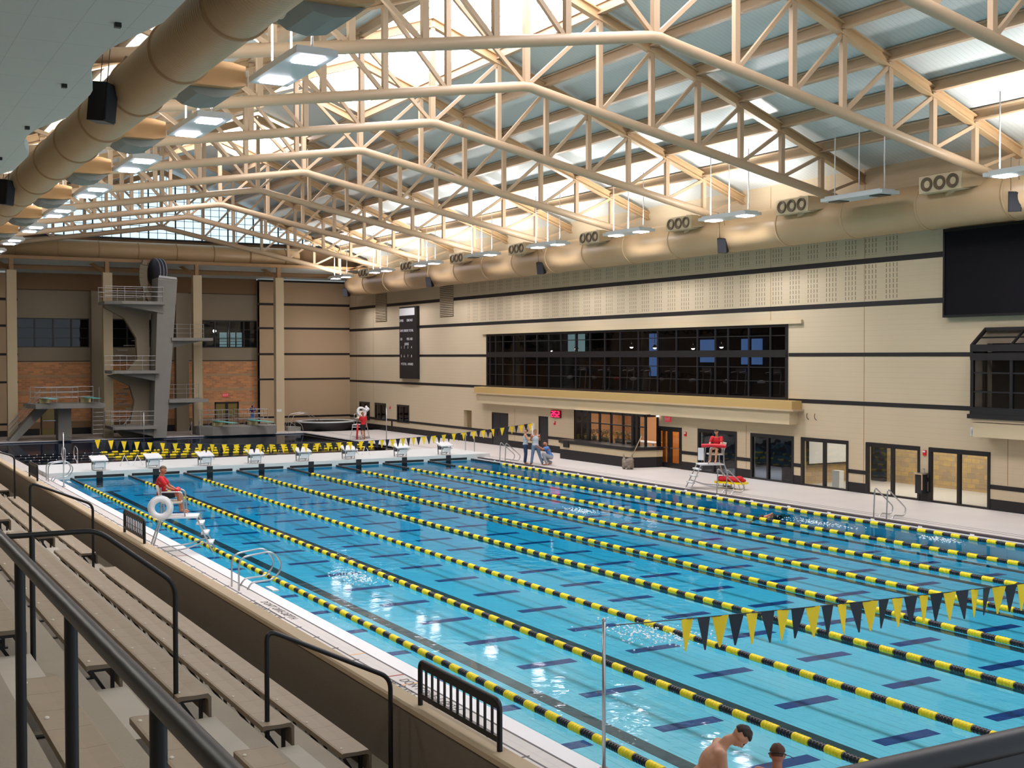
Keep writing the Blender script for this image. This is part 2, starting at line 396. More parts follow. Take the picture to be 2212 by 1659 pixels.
# --- decks
mb = MB()
mb.box(20.78, XW, -52, 31.6, -.3, ZD)
mb.box(-4.17, -1.0, -52, 31.6, -.3, ZD)
mb.box(-4.17, XW, 25.45, 31.6, -.3, ZD)
mb.box(-4.17, XW, -52, -49.6, -.3, ZD)
mb.box(19.95, 20.78, 4.8, 25.45, -.3, ZD)
mb.box(-1.0, -.85, 4.8, 25.45, -.3, ZD)
floor = struct(mb.obj('floor', [deckm]), 'pale tiled pool deck')
# drain slots running along the deck edge
mb = MB()
mb.box(-1.36, -1.33, -52, 4.0, ZD, ZD+.004); mb.box(21.15, 21.18, -52, 30, ZD, ZD+.004); mb.box(21.45, 21.47, -52, 30, ZD, ZD+.004)
for y in range(-46, 5, 1): mb.box(-1.42, -1.30, y, y+.03, ZD, ZD+.006)
struct(mb.obj('trim_1', [edgem]), 'thin dark drain slot in the deck')
mb = MB(); mb.box(20.45, 20.6, -52, 0, -.3, .125); mb.box(20.6, 20.78, -52, 0, -.3, ZD); mb.box(-.66, -.63, -52, 0, -.4, .07); mb.box(-1.03, -1.0, -52, 0, -.3, .105)
for y in range(-50, 0, 2): mb.box(20.444, 20.45, y, y+.16, .05, .1, 1)
struct(mb.obj('trim_2', [edgem, whitem]), 'dark gutter grating along the pool edge')
mb = MB(); mb.box(20.36, 20.45, -52, 0, -.6, .06); mb.box(-1.0, -.66, -52, 0, -.3, .09); mb.box(-1.0, 20.45, -49.65, -49.52, -.6, .09)
struct(mb.obj('trim_3', [whitem]), 'white pool gutter edge')
# --- competition pool shell with floor markings
FZ = -.43
mb = MB()
mb.box(-.6, 20.33, -49.5, 0, FZ-.2, FZ, 0)
mb.box(-.625, -.605, -49.5, 0, FZ, .03, 0); mb.box(20.335, 20.355, -49.5, 0, FZ, .03, 0)
for k in range(8):
    x = 1.25+2.5*k
    mb.box(x-.14, x+.14, -47.5, -2.0, FZ, FZ+.004, 2)
    mb.box(x-.5, x+.5, -2.1, -1.8, FZ, FZ+.005, 2)
for k in range(0, 9):
    x = 2.5*k
    for j in range(-2, 19):
        y = -43.7+2.2*j
        if y > -2: continue
        mb.box(max(-.58, x-.6), min(20.3, x+.6), y-.14, y+.14, FZ, FZ+.006, 1)
pool = struct(mb.obj('pool_basin', [floorw, navy, dkline]), 'turquoise tiled pool basin with dark lane lines')
mb = MB(); mb.box(-.85, 19.95, 4.8, 25.45, -2.2, -2, 0)
for x0, x1, y0, y1 in ((-.95,-.85,4.8,25.45),(19.95,20.05,4.8,25.45),(-.85,19.95,25.4,25.55)): mb.box(x0, x1, y0, y1, -2, .04, 0)
for x0, x1, y0, y1 in ((-.85,19.95,25.42,25.52),(19.9,20.0,13,25.45)): mb.box(x0, x1, y0, y1, .04, .08, 1)
struct(mb.obj('diving_basin', [welltile, whitem]), 'dark tiled diving basin')
def water(name, x0, x1, y0, y1, m, label):
    o = MB().add([(x0,y0,0),(x1,y0,0),(x1,y1,0),(x0,y1,0)], [(0,1,2,3)]).obj(name, [m]); return tag(o, label, 'water', kind='stuff')
water('pool_water', -.6, 20.33, -49.5, -.014, waterm, 'rippled turquoise water filling the lap pool')
water('diving_water', -.85, 19.95, 4.8, 25.4, water2, 'dark still water of the diving well at the far end')
# --- bulkhead
mb = MB(); mb.box(-.98, 21.2, 0, 1.25, -.45, .3, 0); mb.box(-.98, 21.2, 1.27, 4.8, -.45, .29, 0); mb.box(-.98, 21.2, 1.2, 1.3, -.4, .27, 1)
for k in range(8):
    x = 1.25+2.5*k
    mb.box(x-1.08, x+1.08, -.012, 0, .02, .14, 1); mb.box(x-.14, x+.14, -.014, 0, -.42, .3, 1)
tag(mb.obj('bulkhead', [bulkm, dkline]), 'white bulkhead deck crossing the pool under the starting blocks', 'bulkhead')
# --- right wall with openings
H = [  # y0,y1,z0,z1
 (-18.07, 8.66, 3.55, 6.85), (-8.9, -1.25, ZD, 2.62),
 (27.07,29.05,.72,2.05), (24.06,26.1,.8,2.05), (20.06,22.1,.8,2.05), (10.7,11.78,.9,2.05),
 (6.01,8.02,ZD,2.05), (1.44,2.46,ZD,2.05), (-10.79,-8.9,ZD,2.06),
 (-14.78,-12.01,ZD,2.07), (-18.43,-15.71,ZD,2.08), (-21.55,-18.87,ZD,2.09), (-25.17,-22.48,ZD,2.1), (-28.29,-25.58,ZD,2.1),
 (-36.5,-28.12,3.55,5.86)]
mb = MB(); panelwall(mb, 'x', XW, XW+.25, -52, 31.25, ZD, 12.7, H)
struct(mb.obj('wall_right', [wallc]), 'beige block wall with acoustic slots')
# dark courses on the wall
def stripes_right():
    n = 0
    def seg(y0, y1, z0, z1, d=.012):
        mb.box(XW-d, XW+.01, y0, y1, z0, z1)
    mb = MB()
    for z0, z1 in ((8.99,9.19),(7.34,7.53)): seg(-52, 31, z0, z1)
    seg(-52, -18.1, 5.41, 5.56); seg(8.7, 31, 5.41, 5.56); seg(-52, -18.1, 3.5, 3.66); seg(8.7, 31, 3.5, 3.66)
    gaps = [(-28.29,-25.58),(-25.17,-22.48),(-21.55,-18.87),(-18.43,-15.71),(-14.78,-12.01),(-10.79,-8.84),(-8.9,-1.25),(1.44,2.46),(6.01,8.02)]
    for z0, z1, win in ((.83,.98,1),(ZD,.48,0)):
        g = sorted(gaps+([(20.06,22.1),(24.06,26.1),(27.07,29.05)] if win else []))
        y = -52
        for a, c in g+[(31, 31)]:
            if a > y: seg(y, a, z0, z1, .016)
            y = max(y, c)
    seg(22.9, 23.15, .48, .83, .014)
    return mb
struct(stripes_right().obj('baseboard_right', [blk]), 'black glazed courses of the beige wall')
# movement joints
mb = MB()
for y, z0, z1 in ((-22.36,.5,12.6),(-16.97,5.9,12.6),(26.34,.5,10),(29.7,.5,10),(5.23,.5,2.4),(-15.4,.5,2.4),(-29.0,1,3)): mb.box(XW-.006, XW, y-.012, y+.012, z0, z1)
struct(mb.obj('trim_4', [brown]), 'thin movement joints in the wall')
# --- back wall
mb = MB(); panelwall(mb, 'y', YB, YB+.25, 18.5, XW+.25, ZD, 11.1, []); panelwall(mb, 'y', YB, YB+.25, -16, 1.75, ZD, 11.1, [])
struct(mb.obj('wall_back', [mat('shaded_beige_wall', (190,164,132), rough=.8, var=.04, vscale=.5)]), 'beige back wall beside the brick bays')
YR = 31.5
mb = MB()
HB = [(1.8,6.55,6.1,8.1),(8.0,12.5,6.1,8.1),(14.3,18.6,6.1,8.1),(3.3,5.3,ZD,2.05),(15.3,17.1,ZD,2.12)]
panelwall(mb, 'y', YR, YR+.25, 1.75, 18.5, ZD, 5.16, HB, 0)
panelwall(mb, 'y', YR, YR+.25, 1.75, 18.5, 5.16, 10.0, HB, 1)
panelwall(mb, 'y', YR, YR+.25, 1.75, 18.5, 10.03, 11.2, HB, 2)
mb.box(1.75, 18.5, YR-.02, YR, 10.0, 10.04, 3); mb.box(1.75, 18.5, YR-.03, YR, 5.12, 5.17, 3)
for a, c in ((1.75,3.25),(5.35,15.25),(17.15,18.5)): mb.box(a, c, YR-.03, YR, ZD, .55, 3)
mb.box(1.75, 18.5, YR-.015, YR, .55, 1.0, 2)
mb.box(1.7, 1.75, YB, YR, ZD, 11.1, 2); mb.box(18.5, 18.55, YB, YR, ZD, 11.1, 2)
struct(mb.obj('wall_back_recess', [brick, olive, paintbr, blk]), 'orange brick bay with concrete panels above')
mb = MB()
mb.box(6.6, 7.6, 30.9, YR, ZD, 10, 0); mb.box(12.4, 13.3, 30.9, YR, ZD, 10, 0)
struct(mb.obj('wall_back_pier', [olive]), 'concrete piers between the brick bays')
mb = MB()
for z0, z1 in ((9.23,9.41),(7.46,7.62),(5.54,5.70),(3.68,3.82),(.86,1.0),(ZD,.5)):
    mb.box(18.42, XW, YB-.014, YB+.01, z0, z1); mb.box(-16, 1.85, YB-.014, YB+.01, z0, z1)
mb.box(18.42, XW, YB-.014, YB+.01, 10.98, 11.12)
struct(mb.obj('baseboard_back', [blk]), 'black glazed courses of the back wall')
# columns with steel posts on top
for i, x in enumerate((1.03, 7.0, 12.99, 18.86)):
    r = empty('column', (x, 27.5, ZD)); struct(r)
    mb = MB(); mb.box(-.3, .3, -.25, .25, 0, 10.95); mb.obj('shaft', [beige], r)
    mb = MB(); mb.box(-.13, .13, -.13, .13, 10.95, 11.8); mb.obx = None; mb.obox((0,.1,10.95), (-.9,1.2,11.7), .12, .2); mb.obj('steel_post', [brown], r)
# alcove ceiling and beams behind the duct
mb = MB(); mb.add([(-9,28,11.8),(XW,28,11.8),(XW,31.6,11.15),(-9,31.6,11.15),(-9,28,11.9),(XW,28,11.9),(XW,31.6,11.25),(-9,31.6,11.25)], [(0,1,2,3),(7,6,5,4),(0,4,5,1),(2,6,7,3)])
struct(mb.obj('ceiling_alcove', [acous]), 'low grey metal ceiling over the back wall')
mb = MB(); mb.box(-9, XW, 27.35, 27.6, 11.78, 12.0); mb.box(-9, XW, 29.4, 29.5, 11.25, 11.5)
struct(mb.obj('ceiling_beam', [brown]), 'steel beam over the concrete columns')
# --- roof deck with skylight openings
RX, RZ, SR, SL = 10.6, 18.42, .383, .335
def rz(x, off=0.): return RZ-(SR*(x-RX) if x > RX else SL*(RX-x))+off
mb = MB()
SKY = [(-52, -1.2), (5.9, 16.4)]; Y0R, Y1R = -52, 31.6; SE = 2.85
def slope(xa, xb, ya, yb, m=0, off=0., t=.12):
    za, zb = rz(xa, off), rz(xb, off)
    if abs(xa-RX) < 1e-6: za = RZ+off
    if abs(xb-RX) < 1e-6: zb = RZ+off
    mb.add([(xa,ya,za),(xb,ya,zb),(xb,yb,zb),(xa,yb,za),(xa,ya,za+t),(xb,ya,zb+t),(xb,yb,zb+t),(xa,yb,za+t)],
           [(0,3,2,1),(4,5,6,7),(0,1,5,4),(1,2,6,5),(2,3,7,6),(3,0,4,7)], m)
slope(RX+SE, XW+.25, Y0R, Y1R); slope(-9.2, RX-SE, Y0R, Y1R)
for a, c in ((-1.2, 5.9), (16.4, 31.6)): slope(RX, RX+SE, a, c); slope(RX-SE, RX, a, c)
struct(mb.obj('ceiling', [roofm]), 'ribbed grey metal roof deck')
for n, (a, c) in enumerate(SKY):
    mb = MB(); slope(RX, RX+SE, a+.05, c-.05, 0, .3, .03); slope(RX-SE, RX, a+.05, c-.05, 0, .3, .03)
    o = struct(mb.obj('window_%d' % (n+1), [skym]), 'bright skylight along the roof ridge')
    mb = MB()
    for x in (RX-SE, RX+SE): mb.box(x-.06, x+.06, a, c, rz(x)-.05, rz(x)+.4)
    for y in (a, c):
        mb.obox((RX-SE,y,rz(RX-SE)+.15), (RX,y,RZ+.15), .1, .45); mb.obox((RX+SE,y,rz(RX+SE)+.15), (RX,y,RZ+.15), .1, .45)
    mb.obj('curb', [beige], o)
    mb = MB(); y = a+1.2
    while y < c: mb.obox((RX-SE,y,rz(RX-SE)+.27), (RX,y,RZ+.27), .04, .05); mb.obox((RX+SE,y,rz(RX+SE)+.27), (RX,y,RZ+.27), .04, .05); y += 1.2
    mb.obj('glazing_bar', [beige], o)
# --- gable wall and its window
YG = 29.3; GZ = 13.58
xl, xr = RX-(RZ-GZ)/SL, RX+(RZ-GZ)/SR
mb = MB(); mb.prism([(-9,11.5),(XW,11.5),(XW,rz(XW)),(xr,GZ),(xl,GZ),(-9,rz(-9))], YG, YG+.2)
struct(mb.obj('wall_gable', [paintbr]), 'beige wall under the gable window')
mb = MB(); mb.prism([(xl+.2,GZ),(xr-.2,GZ),(RX,RZ)], YG+.1, YG+.13)
g = struct(mb.obj('window_3', [gabm]), 'daylit triangular gable window')
mb = MB(); x = xl+1.0; i = 0
while x < xr-.6:
    wd = .09 if i % 3 == 0 else .025
    mb.box(x-wd/2, x+wd/2, YG, YG+.08, GZ, rz(x)-.02); x += .62; i += 1
z = GZ+.45
while z < RZ-.3:
    a = RX-(RZ-z)/SL; c = RX+(RZ-z)/SR; mb.box(a, c, YG+.03, YG+.07, z-.015, z+.015); z += .45
mb.box(xl, xr, YG-.05, YG+.1, GZ-.1, GZ+.05)
mb.obj('window_frame', [dkframe], g)
# --- bleacher terrace, parapet, soffit
def fz(x): return 1.15 if x > -5.15 else 1.15+.39*(int((-5.15-x)/.8+1e-6)+1)
mb = MB(); poly = [(-4.34, -.3), (-4.34, 1.15)]; x = -5.15; z = 1.15
for k in range(13): poly += [(x, z), (x, z+.39)]; x -= .8; z += .39
poly += [(-16, z), (-16, -.3)]
mb.prism(poly, -66, 31, 'y', 0)
for ya, yb in ((-47.5,-45.9),(-33.5,-31.9),(-20.3,-18.7)):
    x = -5.15; z = 1.15
    for k in range(12): mb.box(x, x+.4, ya, yb, z, z+.195, 1); x -= .8; z += .39
struct(mb.obj('floor_terrace', [terrace, mat('aisle_step_concrete', (176,168,154), rough=.85, var=.1, vscale=3)]), 'stepped concrete bleacher terrace with aisle steps')
mb = MB(); mb.box(-4.34, -4.17, -66, 31, .0, 1.86)
struct(mb.obj('wall_left', [parapetm]), 'stucco parapet in front of the bleachers')
mb = MB(); mb.prism([(-4.36,1.86),(-4.15,1.86),(-4.145,1.89),(-4.16,1.93),(-4.34,1.93),(-4.36,1.91)], -66, 31)
struct(mb.obj('trim_5', [capm]), 'cream stone cap of the parapet')
mb = MB(); poly = []
y = -50.
while y <= 30:
    poly.append((min(-5.66, -5.78+.24*cos(2*pi*(y+35.4)/7.0)), y)); y += .35
mb.prism(poly+[(-16.2, 30), (-16.2, -66), (-5.6, -66)], 9.7, 9.9, 'z')
for i in range(6): mb.box(-6.2, -6.12, -45+4*i, -44.92+4*i, 9.64, 9.7, 1)
struct(mb.obj('ceiling_bleacher', [acous, black]), 'scalloped acoustic ceiling over the bleachers')
mb = MB(); mb.box(-16.2, -16, -66, 31, 0, 9.9); mb.box(-9.2, -9.0, -52, 31, 9.9, rz(-9))
struct(mb.obj('wall_far_left', [paintbr]), 'brown wall behind the bleachers')
# small inner rooms behind the right wall
def room(name, x1, y0, y1, z0, z1, m, fm, cm):
    mb = MB(); X0 = XW+.25
    mb.box(x1, x1+.1, y0, y1, z0, z1, 0); mb.box(X0, x1, y0-.1, y0, z0, z1, 0); mb.box(X0, x1, y1, y1+.1, z0, z1, 0)
    mb.box(X0, x1+.1, y0-.1, y1+.1, z0-.1, z0, 1); mb.box(X0, x1+.1, y0-.1, y1+.1, z1, z1+.1, 2)
    return struct(mb.obj(name, [m, fm, cm]))
room('wall_classroom', 29.8, -28.6, -18.65, ZD, 2.7, brick2, deckm, beige)
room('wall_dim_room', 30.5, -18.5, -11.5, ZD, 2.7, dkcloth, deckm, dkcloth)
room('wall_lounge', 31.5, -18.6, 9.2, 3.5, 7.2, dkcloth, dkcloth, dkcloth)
room('wall_entry', 28.5, -11.3, -9.2, ZD, 2.7, inwarm, deckm, beige)
room('wall_office', 29, -8.9, -1.3, ZD, 2.8, inwarm, deckm, beige)
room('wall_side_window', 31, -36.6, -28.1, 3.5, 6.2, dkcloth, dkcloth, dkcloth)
room('wall_niche', XW+.6, 10.6, 11.9, .85, 2.1, beige, beige, beige)
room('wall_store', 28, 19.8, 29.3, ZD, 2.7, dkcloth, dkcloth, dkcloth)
area('classroom_light', (27.8, -23.5, 2.62), 3, 8, 210, (1, .93, .84))
area('office_light', (27, -5, 2.7), 2.5, 6, 110, (1, .82, .68))
area('entry_light', (27.2, -10.2, 2.6), 1.5, 1.5, 45, (1, .92, .8))
area('dim_light', (28, -15, 2.6), 2, 4, 100, (.7, .85, 1))
area('lounge_light', (29, -5, 7.1), 3, 20, 90, (1, .75, .6))
mb = MB(); mb.box(29.6, 29.8, -19.6, -18.9, ZD, 2.7); struct(mb.obj('trim_6', [dkcloth]))
for y in (-58, -50, -42, -34, -26, -16, -6):  # unseen fill lights, added to brighten the bleachers and parapet
    area('bleacher_fill', (-9.5, y, 9.66), 1.2, 1.2, 110, (1, .93, .86))
# ================================================================== ROOF STEEL
def bz(x): return 14.25-(.206*(x-RX) if x > RX else .153*(RX-x))      # bottom chord
def tz(x): return rz(x)-.42                                           # top chord
nodes_r = [13.45,15.6,17.6,19.55,21.5,23.45]; nodes_l = [2*RX-x for x in nodes_r]+[-4.2,-6.2]
YT = [27.4-7.1*k for k in range(11)]
r = empty('roof_truss', (0, YT[0], 0))
mb = MB(); mb.tube([(-9,0,bz(-9)),(RX-.5,0,bz(RX-.5)),(RX-.15,0,bz(RX)-.02),(RX+.15,0,bz(RX)-.02),(RX+.5,0,bz(RX+.5)),(25.2,0,bz(25.2))], .165, 14)
mb.obj('bottom_chord', [steel_tan], r)
mb = MB()
for a, c in ((-9, RX), (RX, XW)):
    for zo, wd, ht in ((0,.06,.34),(.16,.26,.05),(-.16,.26,.05)): mb.obox((a,0,tz(a)+zo), (c,0,tz(c)+zo), wd, ht)
mb.obj('top_chord', [mat('golden_tan_steel', (184,154,116), rough=.42, var=.03)], r)
def bar(name, a, c, wd):
    MB().obox(a, c, wd, wd).obj(name, [steel_tan], r)
for side, nn in ((1, nodes_r), (-1, nodes_l)):
    pb = RX
    for x in nn:
        bar('post', (x,0,bz(x)), (x,0,tz(x)), .17)
        bar('diagonal_brace', (x,0,tz(x)-.1), (pb+side*.12,0,bz(pb)+.1), .12); pb = x
    if side > 0: bar('diagonal_brace', (23.6,0,bz(23.6)), (25.5,0,tz(25.5)-.05), .1)
bar('post', (RX,0,bz(RX)), (RX,0,tz(RX)), .19)
trs = [r]+[dup(r) for _ in YT[1:]]
for i, (o, y) in enumerate(zip(trs, YT)):
    o.location.y = y
    where = ['hard against the gable window at the far end'] if i == 0 else ['%s roof truss counting from the gable window' % ORD[i]]
    if i == 10: where = ['nearest roof truss, crossing the top right corner']
    tag(o, 'tan steel pipe truss, '+where[0], 'roof truss', 'tan steel trusses under the roof')
PX = nodes_r+nodes_l[:6]+[-4.2]
names = ['%s purlin below the right edge of the skylight' % w for w in ORD]
for i, x in enumerate(PX):
    side = x > RX
    k = i if side else i-6
    mb = MB(); z = rz(x)-.2
    mb.box(x-.04, x+.04, -51, 29.2, z-.17, z+.17); mb.box(x-.11, x+.11, -51, 29.2, z+.14, z+.19); mb.box(x-.11, x+.11, -51, 29.2, z-.19, z-.14)
    o = mb.obj('roof_purlin', [steel_tan])
    tag(o, ('long tan purlin, %s down the right roof slope from the skylight' if side else 'long tan purlin, %s down the left roof slope from the skylight') % ORD[k], 'roof beam', 'purlins running the length of the roof')
# ---- big air ducts
def bigduct(name, x, z, rad, y0, y1, label, ribbed, seam=3.6):
    r = empty(name, (x, y0, z))
    mb = MB()
    if ribbed:
        prof = [(0,0)]; q = 0.
        while q < y1-y0-.1: prof += [(rad-.016,q+.01),(rad,q+.03),(rad,q+.09)]; q += .12
        mb.lathe(prof+[(rad,y1-y0),(0,y1-y0)], (0,0,0), 'y', 40)
    else: mb.cyl((0,0,0), (0,y1-y0,0), rad, n=40)
    mb.obj('duct_tube', [ductx], r)
    y = seam*.5; k = 0
    while y < y1-y0:
        mb = MB(); mb.lathe([(rad,-.05),(rad+.035,-.04),(rad+.035,.04),(rad,.05)], (0,0,0), 'y', 40)
        o = mb.obj('flange', [ductx if not ribbed else MATS['brown_painted_metal']], r) if k == 0 else None
        if o is None: o = proto.copy(); COL.objects.link(o); o.parent = r
        else: proto = o
        o.location = (0, y, 0); y += seam; k += 1
    tag(r, label, 'air duct'); return r
DL = bigduct('air_duct', -3.55, 11.2, .58, -50, 25, 'huge ribbed tan duct over the bleacher side, upper left', True)
DR = bigduct('air_duct', 24.55, 10.68, .8, -50, 27.2, 'huge tan duct running along the top of the beige right wall', False)
r = empty('air_duct', (.0, 28.5, 12.62))
mb = MB(); mb.cyl((0,0,0), (20.6,0,0), .64, n=36); mb.obj('duct_tube', [ductx], r)
for k in range(8):
    MB().lathe([(.64,-.04),(.665,-.03),(.665,.03),(.64,.04)], (1.4+2.6*k,0,0), 'x', 36).obj('flange', [brown], r)
tag(r, 'smooth tan duct crossing under the gable window', 'air duct')
# ---- nozzle boxes on the ducts (branches of the duct: parts, their collars and nozzles sub-parts)
def vent_r():
    mb = MB(); mb.box(-.05, .35, -.95, .85, -.29, .29); r = mb.obj('diffuser_box', [beige], DR)
    mb = MB(); mb.cyl((.35,0,0), (.9,-.35,-.1), .42, .36, n=20); mb.lathe([(.36,-.05),(.42,-.05),(.42,.05),(.36,.05)], (.75,-.3,-.08), 'x', 20)
    mb.add([(.0,-.95,-.27),(.0,-.95,.27),(.55,-1.45,.2),(.55,-1.45,-.2),(.35,-.95,-.27),(.35,-.95,.27),(.75,-1.3,.2),(.75,-1.3,-.2)], [(0,1,2,3),(4,7,6,5),(0,3,7,4),(1,5,6,2),(3,2,6,7)])
    mb.obj('branch_collar', [ductx], r)
    for y in (-.6, -.05, .5):
        mb = MB(); mb.lathe([(.0,.02),(.06,.0),(.1,.03),(.14,-.02),(.19,-.02),(.21,-.05),(.24,-.05),(.24,.02)], (-.05, y, 0), 'x', 18)
        mb.obj('nozzle', [MATS.get('dark_tan_nozzle') or mat('dark_tan_nozzle', (96,78,56), rough=.5, var=0)], r)
    return r
v0 = vent_r()
for k in range(8):
    o = v0 if k == 0 else dup(v0, DR)
    o.location = (23.45-24.55, -27.95+7.25*k+50, 11.28-10.68)
mb = MB(); mb.prism([(-.1,-.22),(.8,-.22),(1.1,-.16),(1.1,.24),(.8,.3),(-.1,.3)], -.85, .95); vl = mb.obj('diffuser_box', [mat('amber_tan_metal', (176,136,90), rough=.5, var=.05)], DL)
mb = MB(); mb.cyl((-1.2,0,0), (-.15,0,0), .38, n=20); mb.lathe([(.38,-.05),(.43,-.05),(.43,.05),(.38,.05)], (-.3,0,0), 'x', 20); mb.obj('branch_collar', [ductx], vl)
mb = MB(); mb.prism([(-.1,-.2),(1.05,-.2),(.85,-.36),(.5,-.42),(.15,-.36)], -.6, .7); mb.obj('grey_underside_shroud', [mat('shroud_grey',(120,124,118),rough=.6,var=.05)], vl)
for k in range(8):
    o = vl if k == 0 else dup(vl, DL)
    o.location = (-2.75+3.55, -37.8+6.95*k+50, .12)
# ---- pendant light fixtures
def fixture(name, side):
    r = empty(name)
    MB().box(-.42, .42, -1.5, 1.5, -.04, .08).box(-.36, .36, -1.35, 1.35, .08, .14).obj('housing', [fixm], r)
    for y in (-1.0, 1.0):
        mb = MB(); mb.box(-.25, .25, y-.27, y+.27, -.07, -.04); mb.obj('lamp_lens', [lampm], r)
    for y in (-1.2, 0, 1.2):
        mb = MB(); mb.cyl((0,y,.14), (0,y,2.62), .022, n=6); mb.obj('hanger_rod', [white], r)
    return r
def lamps(x, y, z):
    area('pendant_down', (x, y, z-.1), .6, 2.4, LAMP_W, (1, .95, .98)).data.spread = 2.35
    area('pendant_up', (x, y, z+.2), .5, 2.2, UP_W, (1, .95, .92), (pi, 0, 0))
fr = fixture('pendant_light', 1); k = 0
for k in range(9):
    y = -32.1+7.2*k; o = fr if k == 0 else dup(fr)
    o.location = (22.8, y, 11.1)
    lenses = [c for c in o.children if c.name.startswith('lamp_lens')]
    lab = 'pendant light by the right duct, %s from the camera' % ORD[k]
    tag(o, 'long pale '+lab, 'pendant light', 'pendant lights along the right side')
    if k != 1: lamps(22.8, y, 11.1)
    for j, c in enumerate(lenses):
        if k == 1 or (k == 5 and j == 1):
            c.data = c.data.copy(); c.data.materials.clear(); c.data.materials.append(lampoff); c['label'] = 'unlit dark lens'
    if k == 1: o['label'] = 'pale unlit pendant light, the only one with both lenses dark'
for k in range(8):
    o = dup(fr); o.location = (-1.2, -33.3+7.05*k, 11.25)
    for c in o.children:
        if c.name.startswith('hanger_rod'): c.scale.z = 1.24
    tag(o, 'pendant light beside the ribbed left duct, %s from the camera' % ORD[k], 'pendant light', 'pendant lights along the left side')
    lamps(-1.2, -33.3+7.05*k, 11.25)
# ================================================================== WINDOWS AND DOORS OF THE RIGHT WALL
def window(n, y0, y1, z0, z1, x=XW, fr=.1, vs=(), hs=(), gm=None, label=None, kind='window', bot=None):
    r = empty('%s_%d' % (kind, n), (x, (y0+y1)/2, z0)); struct(r, label)
    X0, X1 = -.03, .1; h = z1-z0; w_ = (y1-y0)/2; bt = fr if bot is None else bot
    mb = MB(); mb.box(X0, X1, -w_, w_, h-fr*1.4, h); mb.box(X0, X1, -w_, w_, 0, bt); mb.box(X0, X1, -w_, -w_+fr, bt, h-fr*1.4); mb.box(X0, X1, w_-fr, w_, bt, h-fr*1.4)
    for v, wd in vs: mb.box(X0, X1, v-(y0+y1)/2-wd/2, v-(y0+y1)/2+wd/2, bt, h-fr*1.4)
    for q, wd in hs: mb.box(X0+.01, X1-.01, -w_+fr, w_-fr, q-z0-wd/2, q-z0+wd/2)
    mb.obj('window_frame', [dkframe], r)
    MB().box(.03, .04, -w_+fr, w_-fr, bt, h-fr).obj('pane', [gm or glass], r)
    return r
wn = 4
for (y0, y1, z0, z1) in ((27.07,29.05,.72,2.05),(24.06,26.1,.8,2.05),(20.06,22.1,.8,2.05)):
    window(wn, y0, y1, z0, z1, vs=[((y0+y1)/2,.08)], gm=glassd, label='small dark window low on the far wall'); wn += 1
for (y0, y1, lab, gm_) in ((-14.78,-12.01,'dark glazed opening behind the lifeguard chair',glassd),(-18.43,-15.71,'dark glazed opening with reflections',glassd),
        (-21.55,-18.87,'glazed opening with a whiteboard inside',glass),(-25.17,-22.48,'glazed opening onto a brick room',glass),(-28.29,-25.58,'nearest glazed opening onto a brick room',glass)):
    window(wn, y0, y1, ZD, 2.09, vs=[((y0+y1)/2+(.25 if gm_ is glassd else 0),.12)], gm=gm_, fr=.11, label=lab, bot=.07); wn += 1
# open leaf of the second dark opening
MB().box(26.1, 26.2, -18.3, -17.2, ZD, 2.0).obj('trim_7', [dkcloth])['kind'] = 'structure'
# upper gallery window
vs = [8.2, 7.5, 6.6, 5.3, 4.0, 2.6, 1.3, 0.0, -1.5, -2.9, -4.3, -5.7, -7.3, -8.9, -10.4, -12.0, -13.3, -14.2, -15.6, -17.0]
r = window(wn, -18.07, 8.66, 3.55, 6.85, x=XW-.02, fr=.14, vs=[(v, .09) for v in vs], hs=[(4.35,.04),(4.95,.04),(6.3,.04)], gm=glassd, label='long dark gallery window high on the wall'); wn += 1
MB().box(-.05, .06, -13.3, 13.3, 1.83, 2.14).obj('spandrel_bar', [dkframe], r)
MB().box(-.32, .05, -13.6, 13.5, -.18, .02).obj('window_sill', [dkframe], r)
mb = MB(); mb.box(-.1, -.001, -14.26, 13.9, 3.22, 3.38); mb.obj('header_moulding', [beige], r)
# ledge below it
r = empty('trim_8', (XW, -4.8, 2.6)); struct(r, 'projecting cream ledge under the gallery window')
mb = MB(); mb.box(-.5, -.001, -13.9, 13.9, 0, .58); mb.obj('lower_fascia', [beige], r)
mb = MB(); mb.box(-.55, -.001, -14.1, 14.1, .62, .98); mb.obj('ochre_band', [ochre], r)
mb = MB(); mb.box(-.62, -.001, -14.25, 14.25, .56, .63); mb.obj('cap_moulding', [capm], r)
# lamps seen inside the gallery, and posters with an added glow
for k, (y, z) in enumerate(((-3.3,5.95),(-5.4,5.9),(-8.6,5.85),(-10.8,5.9),(-15.7,5.9),(-16.6,5.85),(5.0,5.8),(2.2,5.9))):
    r = empty('pendant_lamp', (28.0, y, z)); MB().cyl((0,0,.1),(0,0,7.2-z),.012,n=6).obj('cord', [dkframe], r); MB().sphere((0,0,0), .1).obj('bulb', [bulb], r)
    MB().lathe([(.03,.14),(.14,-.02),(.15,-.04),(.02,.1)], n=12).obj('lamp_shade', [dkframe], r)
    tag(r, 'small lit lamp inside the gallery window, %s from its near end' % ORD[[5,4,3,2,1,0,7,6][k] if k != 4 else 1], 'lamp', 'lamps inside the gallery')
for k, (y0, y1, z0, z1) in enumerate(((-14.9,-13.4,4.2,6.6),(-11.2,-10.5,5.0,6.2),(-8.6,-7.1,5.0,6.3),(-5.0,-3.6,5.1,6.3),(.1,.9,4.3,6.7))):
    o = MB().box(31.3, 31.42, y0-1.2, y1-1.2, z0, z1).obj('glowing_poster', [duskbl]); tag(o, 'glowing pale blue panel on the gallery back wall, %s from its near end' % ORD[k], 'poster', 'blue panels inside the gallery')
o = MB().box(31.3, 31.42, 6.6, 8.4, 5.5, 6.8).obj('window_30', [winday]); struct(o, 'daylit window at the far end of the gallery')
